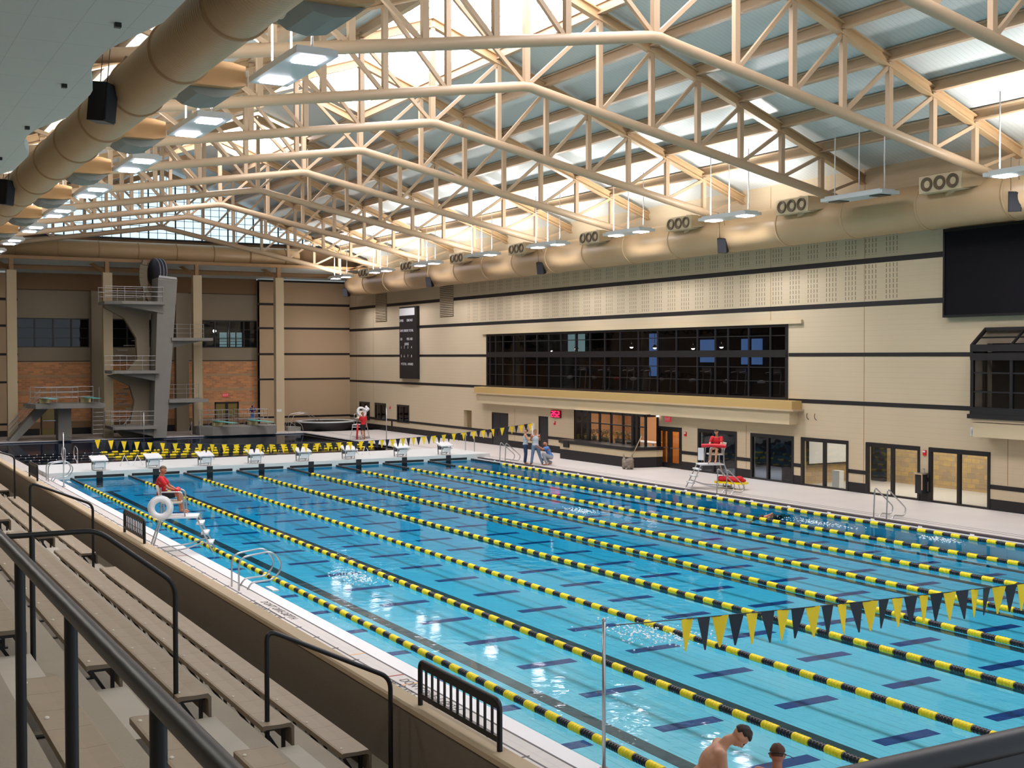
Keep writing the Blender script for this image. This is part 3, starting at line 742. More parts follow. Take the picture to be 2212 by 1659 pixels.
# exercise machines behind the glass
def machine(y, x, label, m):
    r = empty('exercise_machine', (x, y, 3.5)); mb = MB(); mb.box(-.9,.9,-.3,.3,.0,.18); mb.obj('base', [blkc], r)
    mb = MB(); mb.tube(rounded([(.7,-.3,.1),(.8,-.3,1.2),(.4,-.3,1.15)],.1), .03); mb.tube(rounded([(.7,.3,.1),(.8,.3,1.2),(.4,.3,1.15)],.1), .03); mb.box(.7,.8,-.3,.3,1.1,1.35); mb.obj('handlebar', [steelg], r)
    MB().sphere((-.1,0,.75),(.2,.16,.1)).obj('seat', [m], r)
    tag(r, label, 'exercise machine', 'exercise machines inside the gallery')
for k, (y, m) in enumerate(((-14.6,white),(-12.2,steelg),(-9.6,steelg),(-7.0,steelg),(-4.6,white),(-3.1,redf),(-.8,steelg),(1.6,steelg))):
    machine(y, 27.3, 'dim exercise machine behind the gallery glass, %s from its near end' % ORD[k] if m is not redf else 'exercise machine with a red seat behind the gallery glass', m)
# near projecting bay window
r = empty('window_31', (XW, -32.3, 3.4)); struct(r, 'dark projecting bay window at the right edge')
mb = MB()
x0 = -.75
for y in (4.2, 2.6, 1.0, -.6, -2.2): mb.box(x0, x0+.1, y-.06, y+.06, .15, 2.1)
for z in (.15, 2.0, 2.3): mb.box(x0-.02, x0+.12, -4.2, 4.26, z-.12, z+.12)
for z in (.8, 1.45): mb.box(x0+.02, x0+.08, -4.2, 4.2, z-.025, z+.025)
mb.box(x0, -.001, 4.16, 4.28, 0, .2); mb.box(x0, -.001, 4.16, 4.28, 1.95, 2.4); mb.box(-.12, -.001, 4.16, 4.28, 0, 2.4)
for z in (.8, 1.45): mb.box(x0, 0, 4.18, 4.24, z-.025, z+.025)
mb.obox((x0,4.2,2.38), (-.05,4.2,2.95), .1, .1); mb.obox((-.08,4.2,2.95), (-.08,-4.2,2.95), .1, .12); mb.obox((x0*.5,4.2,2.66),(x0*.5,-4.2,2.66),.06,.06)
for y in (2.6, 1.0, -.6, -2.2): mb.obox((x0,y,2.38), (-.05,y,2.95), .07, .07)
mb.obj('window_frame', [dkframe], r)
mb = MB(); mb.box(x0+.04, x0+.05, -4.2, 4.2, .2, 2.0); mb.box(x0+.05, -.1, 4.2, 4.21, .2, 2.0)
mb.add([(x0,-4.2,2.38),(x0,4.2,2.38),(-.05,4.2,2.95),(-.05,-4.2,2.95)], [(0,1,2,3)]); mb.obj('pane', [glassd], r)
mb = MB(); mb.box(x0-.05, -.001, -4.25, 4.35, -.12, .03); mb.obj('window_sill', [dkframe], r)
r = empty('trim_9', (XW, -32.3, 2.65)); struct(r, 'cream ledge under the bay window')
MB().box(-.7, -.001, -4.3, 4.18, 0, .5).obj('lower_fascia', [beige], r); MB().box(-.74, -.001, -4.3, 4.2, .52, .64).obj('cap_moulding', [capm], r); MB().box(-.68, -.001, -4.3, 4.16, .64, .65+.0).obj('ochre_band', [ochre], r)
# --- reception bay
r = empty('window_32', (23.98, 0, ZD)); struct(r, 'reception window bay with plants behind it')
mb = MB()
mb.prism([(0,-2.57),(0,-9.0),(1.3,-9.3),(1.66,-9.3),(1.66,-2.57)], 0, .5, 'z', 1)
mb.prism([(-.0,-2.57),(-.0,-9.0),(1.3,-9.3),(1.66,-9.3),(1.66,-2.57)], .5, .82, 'z', 0)
mb.prism([(-.05,-2.5),(-.05,-9.05),(1.3,-9.36),(1.66,-9.36),(1.66,-2.5)], .82, .98, 'z', 2)
mb.obj('bay_plinth', [beige, blk, dkframe], r)
mb = MB()
for y in (-2.6,-3.25,-3.9,-4.9,-5.95,-7.0,-7.9,-8.9): mb.box(.9, 1.0, y-.05, y+.05, .98, 2.5)
for y in (-3.9,-7.9,-8.25): mb.box(.86, 1.02, y-.09, y+.09, .98, 2.5)
mb.box(.9, 1.0, -8.95, -2.55, 2.4, 2.52); mb.box(.91, .99, -8.95, -2.55, 1.88, 1.94)
mb.box(.9, 1.66, -2.6, -2.5, .98, 2.52); mb.box(.9,1.66,-8.97,-8.87,2.4,2.52); mb.box(1.6,1.66,-8.97,-8.87,.98,2.52)
mb.obj('window_frame', [dkframe], r)
MB().box(.94, .95, -8.9, -2.6, .98, 2.45).obj('pane', [glass], r)
mb = MB(); mb.box(.9, 1.66, -8.97, -2.5, 2.5, 2.56); mb.obj('bay_ceiling', [beige], r)
mb = MB(); mb.box(-.08, .0, -3.5, -3.0, .62, .95); mb.obj('wall_box', [blk], r)
for k, y in enumerate((-4.4,-5.4,-6.5,-7.4,-8.6)):
    o = MB().box(25.5, 25.62, y-.42, y+.42, 2.5, 2.56).obj('ceiling_light', [tube]); tag(o, 'glowing tube light at the top of the reception window, %s from its far end' % ORD[k], 'light', 'tube lights in the reception')
def plant(x, y, z, h, label):
    r = empty('potted_plant', (x, y, z)); MB().lathe([(.0,0),(.12,0),(.16,.2),(.13,.2),(.0,.18)], n=12).obj('pot', [bagm], r)
    mb = MB()
    for q in range(70):
        a = random.uniform(0, 2*pi); t = random.uniform(.1, 1); l = h*random.uniform(.5, 1)
        p = Vector((cos(a)*t*.3, sin(a)*t*.32, .2+l*(1-t*.35))); d = Vector((cos(a), sin(a), random.uniform(-.4, .5))).normalized()*.14; n = d.cross(Vector((0,0,1))).normalized()*.035
        mb.add([p, p+d*.5+n, p+d, p+d*.5-n+Vector((0,0,.01))], [(0,1,2,3)])
        if q % 7 == 0: mb.cyl((0,0,.18), p, .006, n=4)
    mb.obj('foliage', [leafm], r); tag(r, label, 'plant', 'plants along the reception window')
for k, y in enumerate((-2.9,-3.6,-4.3,-4.75,-5.75,-6.2,-6.75,-7.3)): plant(25.45, y, 1.08, .42, 'dark leafy plant on the reception sill, %s from its far end' % ORD[k])
r = empty('office_desk', (26.6, -6.6, ZD)); MB().box(-.4,.4,-1.2,1.2,.98,1.03).obj('desk_top', [white], r); mb = MB()
for x in (-.35,.35):
    for y in (-1.1,1.1): mb.box(x-.03,x+.03,y-.03,y+.03,0,.98)
mb.obj('desk_frame', [steelg], r); tag(r, 'white desk inside the reception window', 'desk')
# --- doors
def door(n, y0, y1, m, label, two=False, gl=None):
    r = empty('door_%d' % n, (XW, (y0+y1)/2, ZD)); struct(r, label); w_ = (y1-y0)/2; h = 1.96
    mb = MB(); mb.box(-.02,.1,-w_,-w_+.07,0,h); mb.box(-.02,.1,w_-.07,w_,0,h); mb.box(-.02,.1,-w_,w_,h-.08,h); mb.obj('door_frame', [dkframe], r)
    for s_ in ((-1, 1) if two else (0,)):
        a, c = (-w_+.07, w_-.07) if not two else ((-w_+.07, -.01) if s_ < 0 else (.01, w_-.07))
        if gl:
            mb = MB(); q = .17; mb.box(.01,.06,a,a+q,0,h-.08); mb.box(.01,.06,c-q,c,0,h-.08); mb.box(.01,.06,a+q,c-q,0,.25); mb.box(.01,.06,a+q,c-q,h-.22,h-.08)
            o = mb.obj('door_leaf', [dkframe], r); MB().box(.03,.04,a+q,c-q,.25,h-.22).obj('door_pane', [gl], o)
            MB().box(-.03,.0,a+.1,c-.1,.93,.97).obj('push_bar', [steelg], o)
        else:
            o = MB().box(.01,.06,a,c,0,h-.08).obj('door_leaf', [m], r)
            if not two: MB().cyl((-.05,c-.1,.95),(.02,c-.1,.95),.02,n=8).obj('door_knob', [steelg], o)
    return r
door(1, 6.01, 8.02, greydoor, 'wide charcoal double door', True)
door(2, 1.44, 2.46, greydoor, 'narrow charcoal door')
door(3, -10.79, -8.84, greydoor, 'glazed double door with warm light behind', True, glassmat('amber_glass', (.9,.74,.5,1)))
def door_b(n, x0, x1, h, label):
    r = empty('door_%d' % n, ((x0+x1)/2, YR, ZD)); struct(r, label); w_ = (x1-x0)/2
    mb = MB(); mb.box(-w_,-w_+.1,-.02,.1,0,h); mb.box(w_-.1,w_,-.02,.1,0,h); mb.box(-w_,w_,-.02,.1,h-.12,h); mb.box(-.1,.1,-.02,.1,0,h-.12); mb.obj('door_frame', [dkframe], r)
    for a, c in ((-w_+.1,-.1),(.1,w_-.1)): MB().box(a,c,.02,.06,0,h-.12).obj('door_leaf', [olivg], r)
    MB().box(-w_+.15,w_-.15,-.06,-.03,.95,1.0).obj('push_bar', [steelg], r)
door_b(4, 3.3, 5.3, 1.95, 'double door under the springboard stand'); door_b(5, 15.3, 17.1, 2.02, 'double door in the brick bay')
# --- back windows
for n, (x0, x1) in enumerate(((1.8,6.55),(8.0,12.5),(14.3,18.6))):
    r = empty('window_%d' % (40+n), (x0, YR, 6.1)); struct(r, 'dark strip window above the brick'); w_ = x1-x0
    mb = MB(); mb.box(0,w_,-.02,.1,0,.06); mb.box(0,w_,-.02,.1,1.92,2.0)
    for k in range(5): mb.box(k*w_/4-.05 if k else 0, k*w_/4+.05 if k < 4 else w_, -.02,.1,.06,1.92)
    mb.box(0,w_,0,.08,.62,.66); mb.box(0,w_,0,.08,1.3,1.34)
    mb.obj('window_frame', [dkframe], r); MB().box(0,w_,.04,.05,0,2).obj('pane', [glassd], r)
mb = MB(); mb.box(1.7, 18.7, 36, 36.1, 5.9, 8.3); mb.box(1.7,18.7,31.8,36,5.8,5.9); mb.box(1.7,18.7,31.8,36,8.3,8.4,1); mb.box(1.6,1.7,31.75,36,5.9,8.3); mb.box(18.7,18.8,31.75,36,5.9,8.3)
struct(mb.obj('wall_back_corridor', [dkcloth, acous]), 'dark corridor behind the strip windows')
area('corridor_light', (10, 34, 8.25), 12, 1, 14, (.85, 1, .9))
mb = MB(); mb.box(16.9, 19.6, 35.9, 35.98, 6.2, 7.3); o = mb.obj('window_43', [winday]); struct(o, 'bright outside window seen through the strip window')
mb = MB()
for k in range(5): mb.box(16.9+.66*k-.04, 16.9+.66*k+.04, 35.84, 35.9, 6.1, 7.3)
for z in (6.35,6.6,6.85): mb.box(16.9,19.6,35.85,35.9,z,z+.04)
mb.obj('window_frame', [dkframe], o)
mb = MB(); mb.box(1.75, 2.4, 35.9, 35.98, 6.3, 7.5); struct(mb.obj('window_44', [winday]), 'bright sliver of window at the left end')
r = empty('wall_lamp', (15.9, 33.5, 7.35)); MB().sphere((0,0,0), .12).obj('bulb', [mat('bright_bulb', (255,250,255), rough=.4, var=0, emit=30)], r); MB().box(-.04,.04,-.04,.04,.1,.95).obj('stem', [dkframe], r)
tag(r, 'glaring white lamp behind the right strip window', 'lamp')
# exit signs
def exit_sign(loc, rz_, label):
    r = empty('exit_sign', loc, rz_); MB().box(-.22,.22,-.06,0,-.12,.12).obj('sign_box', [redsign], r)
    t = text('EXIT', .2, whlab, r, (0,-.065,0), (pi/2,0,0)); t.data.name = 'exit_lettering'; tag(r, label, 'sign')
exit_sign((XW-.01, -9.75, 2.42), -pi/2, 'red EXIT sign above the glazed double door')
exit_sign((16.1, YR-.01, 2.62), 0, 'red EXIT sign above the door in the brick bay')
def small(name, m, loc, sx, sy, sz, label, cat, axis='x'):
    r = MB().box(-sx,0,-sy/2,sy/2,-sz/2,sz/2); o = r.obj(name, [m]) if not isinstance(m, list) else r.obj(name, m); o.location = loc; return tag(o, label, cat)
for (y, z, lab) in ((-11.1,1.78,'beside the glazed double door'),(-25.4,1.88,'between the two nearest glazed openings'),(.7,1.75,'below the red digital clock'),(23.3,1.8,'far down the wall between small dark windows')):
    r = empty('fire_alarm', (XW, y, z)); MB().box(-.05,0,-.07,.07,-.1,.1).obj('housing', [redf], r); MB().box(-.07,-.05,-.05,.05,.02,.08).obj('strobe_lens', [white], r)
    tag(r, 'small red fire alarm '+lab, 'fire alarm', 'fire alarms on the right wall')
for (y, z, lab) in ((-13.4,.72,'left of the dark opening'),(-23.0+.75,.74,'left of the brick room opening')): pass
# vents
r = empty('wall_vent', (XW, -27.8, 2.77)); MB().box(-.03,0,-.34,.34,-.15,.15).obj('vent_frame', [white], r); mb = MB()
for k in range(6): mb.box(-.045,-.03,-.3,.3,-.12+.04*k,-.1+.04*k)
mb.obj('louvre', [mat('pale_blue_grey_louvre',(150,158,176),rough=.5,var=0)], r); tag(r, 'small white framed vent beside the bay ledge', 'vent')
for k, (y0, y1, z0, z1) in enumerate(((23.83,25.85,7.95,10.2),(13.16,15.12,8.0,10.3))):
    r = empty('wall_vent', (XW, (y0+y1)/2, z0)); w_ = (y1-y0)/2; h = z1-z0
    MB().box(-.03,0,-w_,w_,0,h).obj('vent_frame', [greytrim], r); mb = MB(); z = .04
    while z < h-.06: mb.box(-.07,-.03,-w_+.05,w_-.05,z,z+.05); z += .115
    mb.obj('louvre', [beige], r); tag(r, ['tall louvred vent nearer the far corner','tall louvred vent right of the tall scoreboard'][k], 'vent')
# scoreboard
r = empty('scoreboard', (XW, 19.75, 3.9)); MB().box(-.22,0,-1.42,1.42,0,4.95).obj('board_case', [blk], r)
MB().box(-.235,-.22,-1.1,1.38,4.35,4.85).obj('header_panel', [white], r)
rows = [(4.0,[(1.05,'DIVER'),(-.3,'DIVE NO')]),(3.3,[(1.05,'DIVE'),(-.1,'ORDER TOTAL')]),(2.72,[(1.1,'DD'),(-.3,'POS  NO')]),(2.15,[(1.1,'1'),(.6,'2'),(0,'3'),(-.6,'4')]),(2.38,[(.2,'JUDGE')]),(1.55,[(1.1,'5'),(.6,'6'),(0,'7'),(-.6,'8')]),(1.0,[(1.1,'9'),(.6,'TOTAL'),(-.4,'AWARD')])]
for z, it in rows:
    for y, s_ in it: text(s_, .24, whlab, r, (-.225, y, z), (pi/2,0,-pi/2))
tag(r, 'tall narrow black scoreboard with white header and labels', 'scoreboard')
# video board
r = empty('video_board', (XW, -31.5, 6.8)); MB().box(-.22,0,-5.2,5.12,0,3.15).obj('board_case', [mat('matte_black_panel',(13,11,17),rough=.85,var=.05,vscale=4,spec=.2)], r)
mb = MB(); mb.box(-.25,-.22,-5.2,5.12,3.05,3.15); mb.box(-.25,-.22,-5.2,5.12,0,.08); mb.box(-.25,-.22,5.04,5.12,.08,3.05); mb.obj('board_frame', [black], r)
tag(r, 'huge blank black board high on the right wall', 'board')
# pace clock
r = empty('digital_clock', (XW, .52, 2.25)); MB().box(-.08,0,-.5,.5,-.2,.2).obj('clock_case', [mat('dark_red_case',(70,8,18),rough=.4,var=0,emit=.15)], r)
def seg7(ch, y, mb):
    S = {'2':'abged','5':'afgcd','9':'abcdfg'}[ch]; w2, h2, t = .09, .14, .022
    for s_ in S:
        a = {'a':(-w2,w2,h2-t,h2+t),'d':(-w2,w2,-h2-t,-h2+t),'g':(-w2,w2,-t,t),'b':(-w2-t,-w2+t,0,h2),'c':(-w2-t,-w2+t,-h2,0),'f':(w2-t,w2+t,0,h2),'e':(w2-t,w2+t,-h2,0)}[s_]
        mb.box(-.1,-.08,y+a[0],y+a[1],a[2],a[3])
mb = MB(); seg7('2', .32, mb); seg7('5', 0, mb); seg7('2', -.3, mb); mb.box(-.1,-.08,.15,.18,.04,.08); mb.box(-.1,-.08,.15,.18,-.08,-.04); mb.obj('digits', [redled], r)
tag(r, 'glowing red digital clock beside the reception window', 'clock')
# paper notice
o = MB().box(XW-.01, XW, 2.95, 3.35, 1.2, 1.62).obj('paper_notice', [white]); tag(o, 'white paper notice left of the narrow charcoal door', 'notice')
o = MB().box(18.6, 18.95, 27.24, 27.25, 1.5, 1.68).obj('wall_sign', [white]); tag(o, 'small white sign on the rightmost concrete column', 'sign')
# outlets / hooks
for k, (y, z) in enumerate(((9.6,2.95),(9.85,2.95),(-19.3,2.95),(-19.75,2.95))):
    r = empty('wall_hook', (XW, y, z)); mb = MB(); mb.tube(bez((0,0,-.12),(-.16,0,-.05),(-.08,0,.14)), .014, 6); mb.obj('hook_arm', [dkframe], r)
    tag(r, ['far hook left of the ledge','near hook left of the ledge','far hook right of the ledge end','near hook right of the ledge end'][k]+' on the beige wall', 'hook', 'wall hooks')
# drinking fountain + rail
r = empty('drinking_fountain', (XW, -25.37, ZD)); MB().box(-.3,0,-.16,.16,.3,1.0).obj('cabinet', [greydoor], r); MB().box(-.34,-.02,-.2,.2,1.0,1.05).obj('basin', [steelg], r)
MB().tube(rounded([(-.1,-.1,1.05),(-.1,-.1,1.2),(-.2,-.1,1.2)],.04),.015).obj('spout', [steelg], r); MB().tube(rounded([(-.4,.1,1.02),(-.4,-.25,1.02),(-.4,-.25,.45)],.04),.022).obj('guard_rail', [woodm], r)
tag(r, 'dark drinking fountain between the nearest glazed openings', 'drinking fountain')
# classroom contents
r = empty('whiteboard', (27.4, -18.8, .95)); r.rotation_euler = (0,0,0)
MB().box(-1.3,1.3,-.05,0,0,1.1).obj('writing_surface', [white], r); mb = MB(); mb.box(-1.34,1.34,-.07,0,-.04,0); mb.box(-1.34,1.34,-.07,0,1.1,1.14); mb.box(-1.34,-1.3,-.07,0,0,1.1); mb.box(1.3,1.34,-.07,0,0,1.1); mb.obj('board_frame', [dkframe], r)
tag(r, 'whiteboard on the side wall behind a glazed opening', 'whiteboard')
o = MB().box(26.1,26.35,-20.6,-20.2,ZD+.01,.8).obj('storage_box', [white]); tag(o, 'white box on the floor behind the whiteboard window', 'box')
# wet floor sign-like litter
# ================================================================== SPEAKERS
def speaker(loc, rot, label, long_=0):
    r = empty('loudspeaker', loc); r.rotation_euler = rot
    MB().box(-.2,.2,-.17,.17,-.32,.32).obj('cabinet', [black], r); MB().box(-.18,.18,-.2,-.17,-.3,.3).obj('grille', [mat('speaker_grille',(34,34,40),rough=.8,var=0) if 'speaker_grille' not in MATS else MATS['speaker_grille']], r)
    mb = MB(); mb.cyl((-.12,0,.3),(-.12,0,long_),.008,n=5); mb.cyl((.12,0,.3),(.12,0,long_),.008,n=5); mb.obj('hanging_cable', [dkframe], r)
    return tag(r, label, 'loudspeaker', 'black loudspeakers hung along the ducts')
for k, y in enumerate((-30.6,-15.95,-.8,13.0,27.2)):
    speaker((23.9, y, 10.15 if k else 10.4), (.25, 0, -.9), 'small black loudspeaker hung under the right duct, %s from the camera' % ORD[k], 1.4)
for k, (y, z) in enumerate(((-30.5,10.75),(-14.6,10.75))):
    o = speaker((-4.35, y, z), (.1, 0, .9), 'black loudspeaker on the ribbed left duct, %s from the camera' % ORD[k], 1.0)
    o.scale = (1.2, 1.1, 1.25)
# ================================================================== LANE ROPES
def ribmesh(m, L_, rad, nd):
    mb = MB(); prof = []
    for i in range(nd):
        a = L_*i/nd; q = L_/nd
        prof += [(rad*.62, a+q*.02), (rad*.95, a+q*.14), (rad, a+q*.5), (rad*.95, a+q*.86), (rad*.62, a+q*.98)]
    mb.lathe([(0,0)]+prof+[(0,L_)], n=14, axis='y'); return mb.mesh('float_section', m)
my = ribmesh(yel, .33, .066, 5); mk = ribmesh(bkf, .32, .06, 5); mcone = ribmesh(bkf, 1.0, .06, 14)
def put(name, me, parent, loc=(0,0,0), rot=(0,0,0)):
    o = bpy.data.objects.new(name, me); COL.objects.link(o); o.parent = parent; o.location = loc; o.rotation_euler = rot; return o
side = ['nearest to the bleachers','second from the bleachers','third from the bleachers','fourth from the bleachers','middle one of nine','fourth from the right wall','third from the right wall','second from the right wall','nearest to the right wall']
for k in range(9):
    r = empty('lane_rope', (2.5*k, 0, .042)); tag(r, 'black and yellow float lane rope, '+side[k], 'lane rope', 'black and yellow lane ropes of the lap pool')
    MB().cyl((0,-49.3,0), (0,-.05,0), .008, n=5).obj('steel_cable', [steelg], r)
    ph = .31+.13*((k*5) % 4)
    for j in range(3): put('black_float_section', mcone, r, (0,-1.2-1.02*j,0))
    y = -3.5-ph*.3; n = 0
    while y > -46.2 and n < 66:
        put('yellow_float_section', my, r, (0, y-.33, 0)); put('black_float_section', mk, r, (0, y-.65, 0)); y -= .65; n += 1
# ropes stored across the diving well
for k, y in enumerate((14.4, 12.5, 10.6)):
    r = empty('lane_rope', (0, y, .015)); MB().cyl((-.5,0,0),(19.6,0,0),.03,n=6).obj('steel_cable', [bkf], r)
    x = 4.05+.0*k; 
    while x < 19:
        put('yellow_float_section', my, r, (x, 0, .03), (0,0,-pi/2)); x += .585
    x = -.2
    while x < 4: MB().sphere((x,0,.03), .035, 6, 4).obj('white_float', [white], r); x += .42
    tag(r, 'yellow float rope across the diving well, '+['farthest of three','middle of three','nearest of three'][k], 'lane rope', 'lane ropes across the diving well')
# ================================================================== PENNANTS
def pennants(y, x0, x1, zfun, step, wd, ht, label, poles):
    r = empty('pennant_string', (0, y, 0)); pts = [(x, 0, zfun(x)) for x in [poles[0]+(poles[1]-poles[0])*i/40 for i in range(41)]]
    MB().tube(pts, .008, 5).obj('cord', [bkf], r)
    mb = MB(); t = .003
    def tri(m):
        b_ = MB(); b_.prism([(-wd/2,0),(wd/2,0),(.012,-ht),(-.012,-ht)], -t, t); return b_.mesh('pennant', m)
    ty, tb = tri(pyel), tri(pblk); x = x0; k = 0
    while x < x1:
        o = put('yellow_pennant' if k % 2 == 0 else 'black_pennant', ty if k % 2 == 0 else tb, r, (x, 0, zfun(x)), (random.uniform(-.12,.12), random.uniform(-.05,.05), random.uniform(-.3,.3)))
        x += step; k += 1
    tag(r, label, 'flag string')
    return r
def zfar(x): t = (x+.94)/22.4; return 2.14+(2.08-2.14)*t-.62*4*t*(1-t)
pennants(-4.06, .42, 21.4, zfar, .268, .23, .38, 'string of yellow and black pennants in front of the starting blocks', (-.94, 21.44))
def znear(x): return 1.945-.036*x+.0017*x*x
pennants(-43.94, .6, 9.5, znear, .281, .255, .44, 'nearest string of yellow and black pennants, lower right', (-.57, 21.0))
def pole(x, y, h, label, z=ZD):
    r = empty('stanchion_pole', (x, y, z)); MB().cyl((0,0,0),(0,0,h),.024,n=10).obj('pole', [steelg], r); MB().lathe([(0,.03),(.06,.03),(.07,0),(0,0)],n=14).obj('floor_flange', [steelg], r)
    MB().sphere((0,0,h),.03).obj('pole_cap', [steelg], r); tag(r, label, 'pole', 'steel poles around the pools')
pole(-.94, -4.06, 2.2, 'steel pole beside the left ladder, holding the far flags'); pole(21.44, -4.06, 2.0, 'steel pole behind the two standing men')
pole(-.74, -43.94, 1.95, 'nearest steel pole, holding the near flags'); pole(18.9, 8.4, 2.45, 'tall steel pole at the right side of the diving well', .02); pole(7.6, 19.7, 2.0, 'thin pole in front of the diving tower', .0)
# ================================================================== STARTING BLOCKS
def block():
    r = empty('starting_block')
    mb = MB(); mb.add([(-.36,-.42,.44),(.36,-.42,.44),(.36,.36,.6),(-.36,.36,.6),(-.36,-.42,.49),(.36,-.42,.49),(.36,.36,.65),(-.36,.36,.65)], [(0,3,2,1),(4,5,6,7),(0,1,5,4),(1,2,6,5),(2,3,7,6),(3,0,4,7)])
    mb.obj('sloped_platform', [white], r)
    for sx in (-.24, .24):
        for y0, y1 in ((-.2,-.28),(.2,.25)): MB().obox((sx,y0,0),(sx,y1,.5),.045,.045).obj('leg', [steelg], r)
    MB().box(-.24,.24,-.02,.02,.08,.12).box(-.24,.24,-.26,-.22,.36,.4).obj('cross_bar', [steelg], r)
    MB().tube(rounded([(.26,-.1,.3),(.46,-.1,.3),(.46,.12,.34),(.26,.12,.34)],.04),.014,6).obj('side_handle', [steelg], r)
    MB().box(-.2,.2,-.36,-.33,.16,.38).obj('lane_plate', [white], r)
    return r
b0 = block()
for k in range(8):
    o = b0 if k == 0 else dup(b0); o.location = (1.3+2.5*k-(.08*k if k < 6 else .05), .52, .3)
    if k in (0, 2):
        MB().box(-.23,.23,.0,.2,.26,.44).obj('back_panel', [mat('grey_back_panel',(90,92,96),rough=.6,var=0) if 'grey_back_panel' not in MATS else MATS['grey_back_panel']], o)
    tag(o, 'white sloped starting block on the bulkhead, %s from the left' % ORD[k], 'starting block', 'starting blocks on the bulkhead')
for k, (x, y) in enumerate(((3.1,2.2),(14.8,2.4))):
    r = empty('a_frame_stand', (x, y, .3)); mb = MB()
    for s_ in (-.3,.3): mb.tube([(s_-.2,0,0),(s_,0,.5),(s_+.25,0,0)],.022,6)
    mb.obj('frame', [white], r); tag(r, ['white A-frame stand beside the second starting block','white A-frame stand beside the seventh starting block'][k], 'stand')
# ================================================================== LADDERS AND GRAB RAILS
def grab(loc, rz_, label, kind='loop', group='pool ladders'):
    r = empty('pool_ladder', loc, rz_)
    for s_ in (-.28, .28):
        if kind == 'loop': pts = rounded([(-.55,s_,0),(-.55,s_,.75),(.25,s_,.85),(.5,s_,.5),(.3,s_,.18),(-.25,s_,.16),(-.35,s_,.0)],.22,6)
        elif kind == 'tri': pts = rounded([(.55,s_,0),(.5,s_,1.0),(-.35,s_,.3),(-.25,s_,.05),(.2,s_,.12),(.3,s_,0)],.12,5)
        else: pts = rounded([(0,s_,0),(0,s_,.78),(.0,s_,.8)],.05)
        MB().tube(pts, .022, 8).obj('handrail', [steelg], r)
    if kind == 'loop':
        mb = MB()
        for z in (-.1,-.3): mb.box(.25,.4,-.28,.28,z,z+.03)
        mb.obj('step', [white], r)
    return tag(r, label, 'pool ladder', group)
grab((-.72,-29.4,ZD), 0, 'curved steel ladder rails below the left lifeguard chair', group='curved steel rails')
grab((-.62,-1.3,ZD), 0, 'curved steel ladder rails at the far left corner of the lap pool', group='curved steel rails')
grab((.8,5.05,.28), pi/2, 'curved steel ladder rails on the far side of the bulkhead', group='curved steel rails')
grab((20.85,-3.0,ZD), pi, 'angled steel rails just left of the standing men', 'tri'); grab((21.2,-19.9,ZD), pi, 'angled steel rails beside the right lifeguard chair', 'tri'); grab((21.25,-28.0,ZD), pi, 'angled steel rails in front of the nearest glazed openings', 'tri')
r = empty('grab_rail', (21.0, 1.9, .3)); MB().tube(rounded([(0,-.5,0),(0,-.5,.85),(0,.55,.85),(0,.55,0)],.18,6),.026,8).obj('handrail', [steelg], r); tag(r, 'single arched steel rail at the right end of the bulkhead', 'rail')
# ================================================================== LIFEGUARD CHAIRS
def chair(loc, rz_, label, seat_z=1.45, plat_z=1.0):
    r = empty('lifeguard_chair', loc, rz_)      # faces +x locally, ladder at the front
    mb = MB()
    for s_ in (-.38,.38):
        mb.tube([(.95,s_,0),(.5,s_*.8,plat_z+.05)],.024,8); mb.tube(rounded([(-.75,s_*1.15,0),(-.42,s_*.85,plat_z+.1),(-.42,s_*.85,seat_z+.45)],.1),.024,8)
        mb.tube(rounded([(-.42,s_*.85,seat_z+.32),(.15,s_*.85,seat_z+.32),(.22,s_*.85,plat_z)],.12),.022,8)
        mb.tube(rounded([(-.75,s_*1.15,.03),(.2,s_*1.15,.12),(.75,s_*1.05,.3)],.2),.02,8)
    mb.tube([(-.72,-.42,.1),(-.72,.42,.1)],.02,6); mb.tube([(-.42,-.33,seat_z),(-.42,.33,seat_z)],.02,6)
    mb.obj('steel_frame', [steelg], r)
    MB().box(-.42,.55,-.36,.36,plat_z,plat_z+.05).obj('foot_platform', [white], r)
    MB().prism([(-.42,seat_z),(.12,seat_z),(.14,seat_z+.05),(-.34,seat_z+.07),(-.5,seat_z+.5),(-.56,seat_z+.5)], -.27,.27).obj('seat', [mat('cream_seat',(226,216,196),rough=.4,var=0) if 'cream_seat' not in MATS else MATS['cream_seat']], r)
    for k in range(3):
        z = .22+.27*k; x = .95-.45*z/plat_z
        MB().box(x-.08,x+.1,-.34,.34,z,z+.05).obj('ladder_step', [white], r)
    for x in (-.75,.95): MB().box(x-.1,x+.1,-.46,.46,0,.03).obj('foot_bar', [dkframe], r) if x < 0 else None
    return tag(r, label, 'lifeguard chair')
# ---- diving tower
r = empty('diving_tower', (9.8, 25.9, ZD))
mb = MB(); mb.add([(-.5,-1.3,0),(.35,-1.3,0),(.45,.9,0),(-.4,.9,0),(-.1,-1.3,10.55),(1.15,-1.3,10.45),(1.25,.9,10.45),(0,.9,10.55)], [(0,3,2,1),(4,5,6,7),(0,1,5,4),(1,2,6,5),(2,3,7,6),(3,0,4,7)])
mb.obj('concrete_fin', [concrete], r)
mb = MB(); mb.add([(-.1,-1.3,10.56),(1.15,-1.3,10.46),(1.25,.9,10.46),(0,.9,10.56),(-.1,-1.32,10.44),(1.16,-1.32,10.34),(.05,-.9,10.72),(1.2,-.9,10.62)], [(4,5,7,6),(0,1,2,3)]); mb.obj('top_cap', [white], r)
mb = MB(); mb.prism([(-2.0,0),(-.3,0),(-.3,8.9),(-3.2,8.9),(-3.2,8.6),(-1.9,7.9),(-1.15,6.6),(-1.1,5.2),(-1.9,4.3),(-3.0,4.1),(-1.6,3.4),(-1.3,2.4),(-1.6,.9),(-2.6,.5)], .5, 1.0)
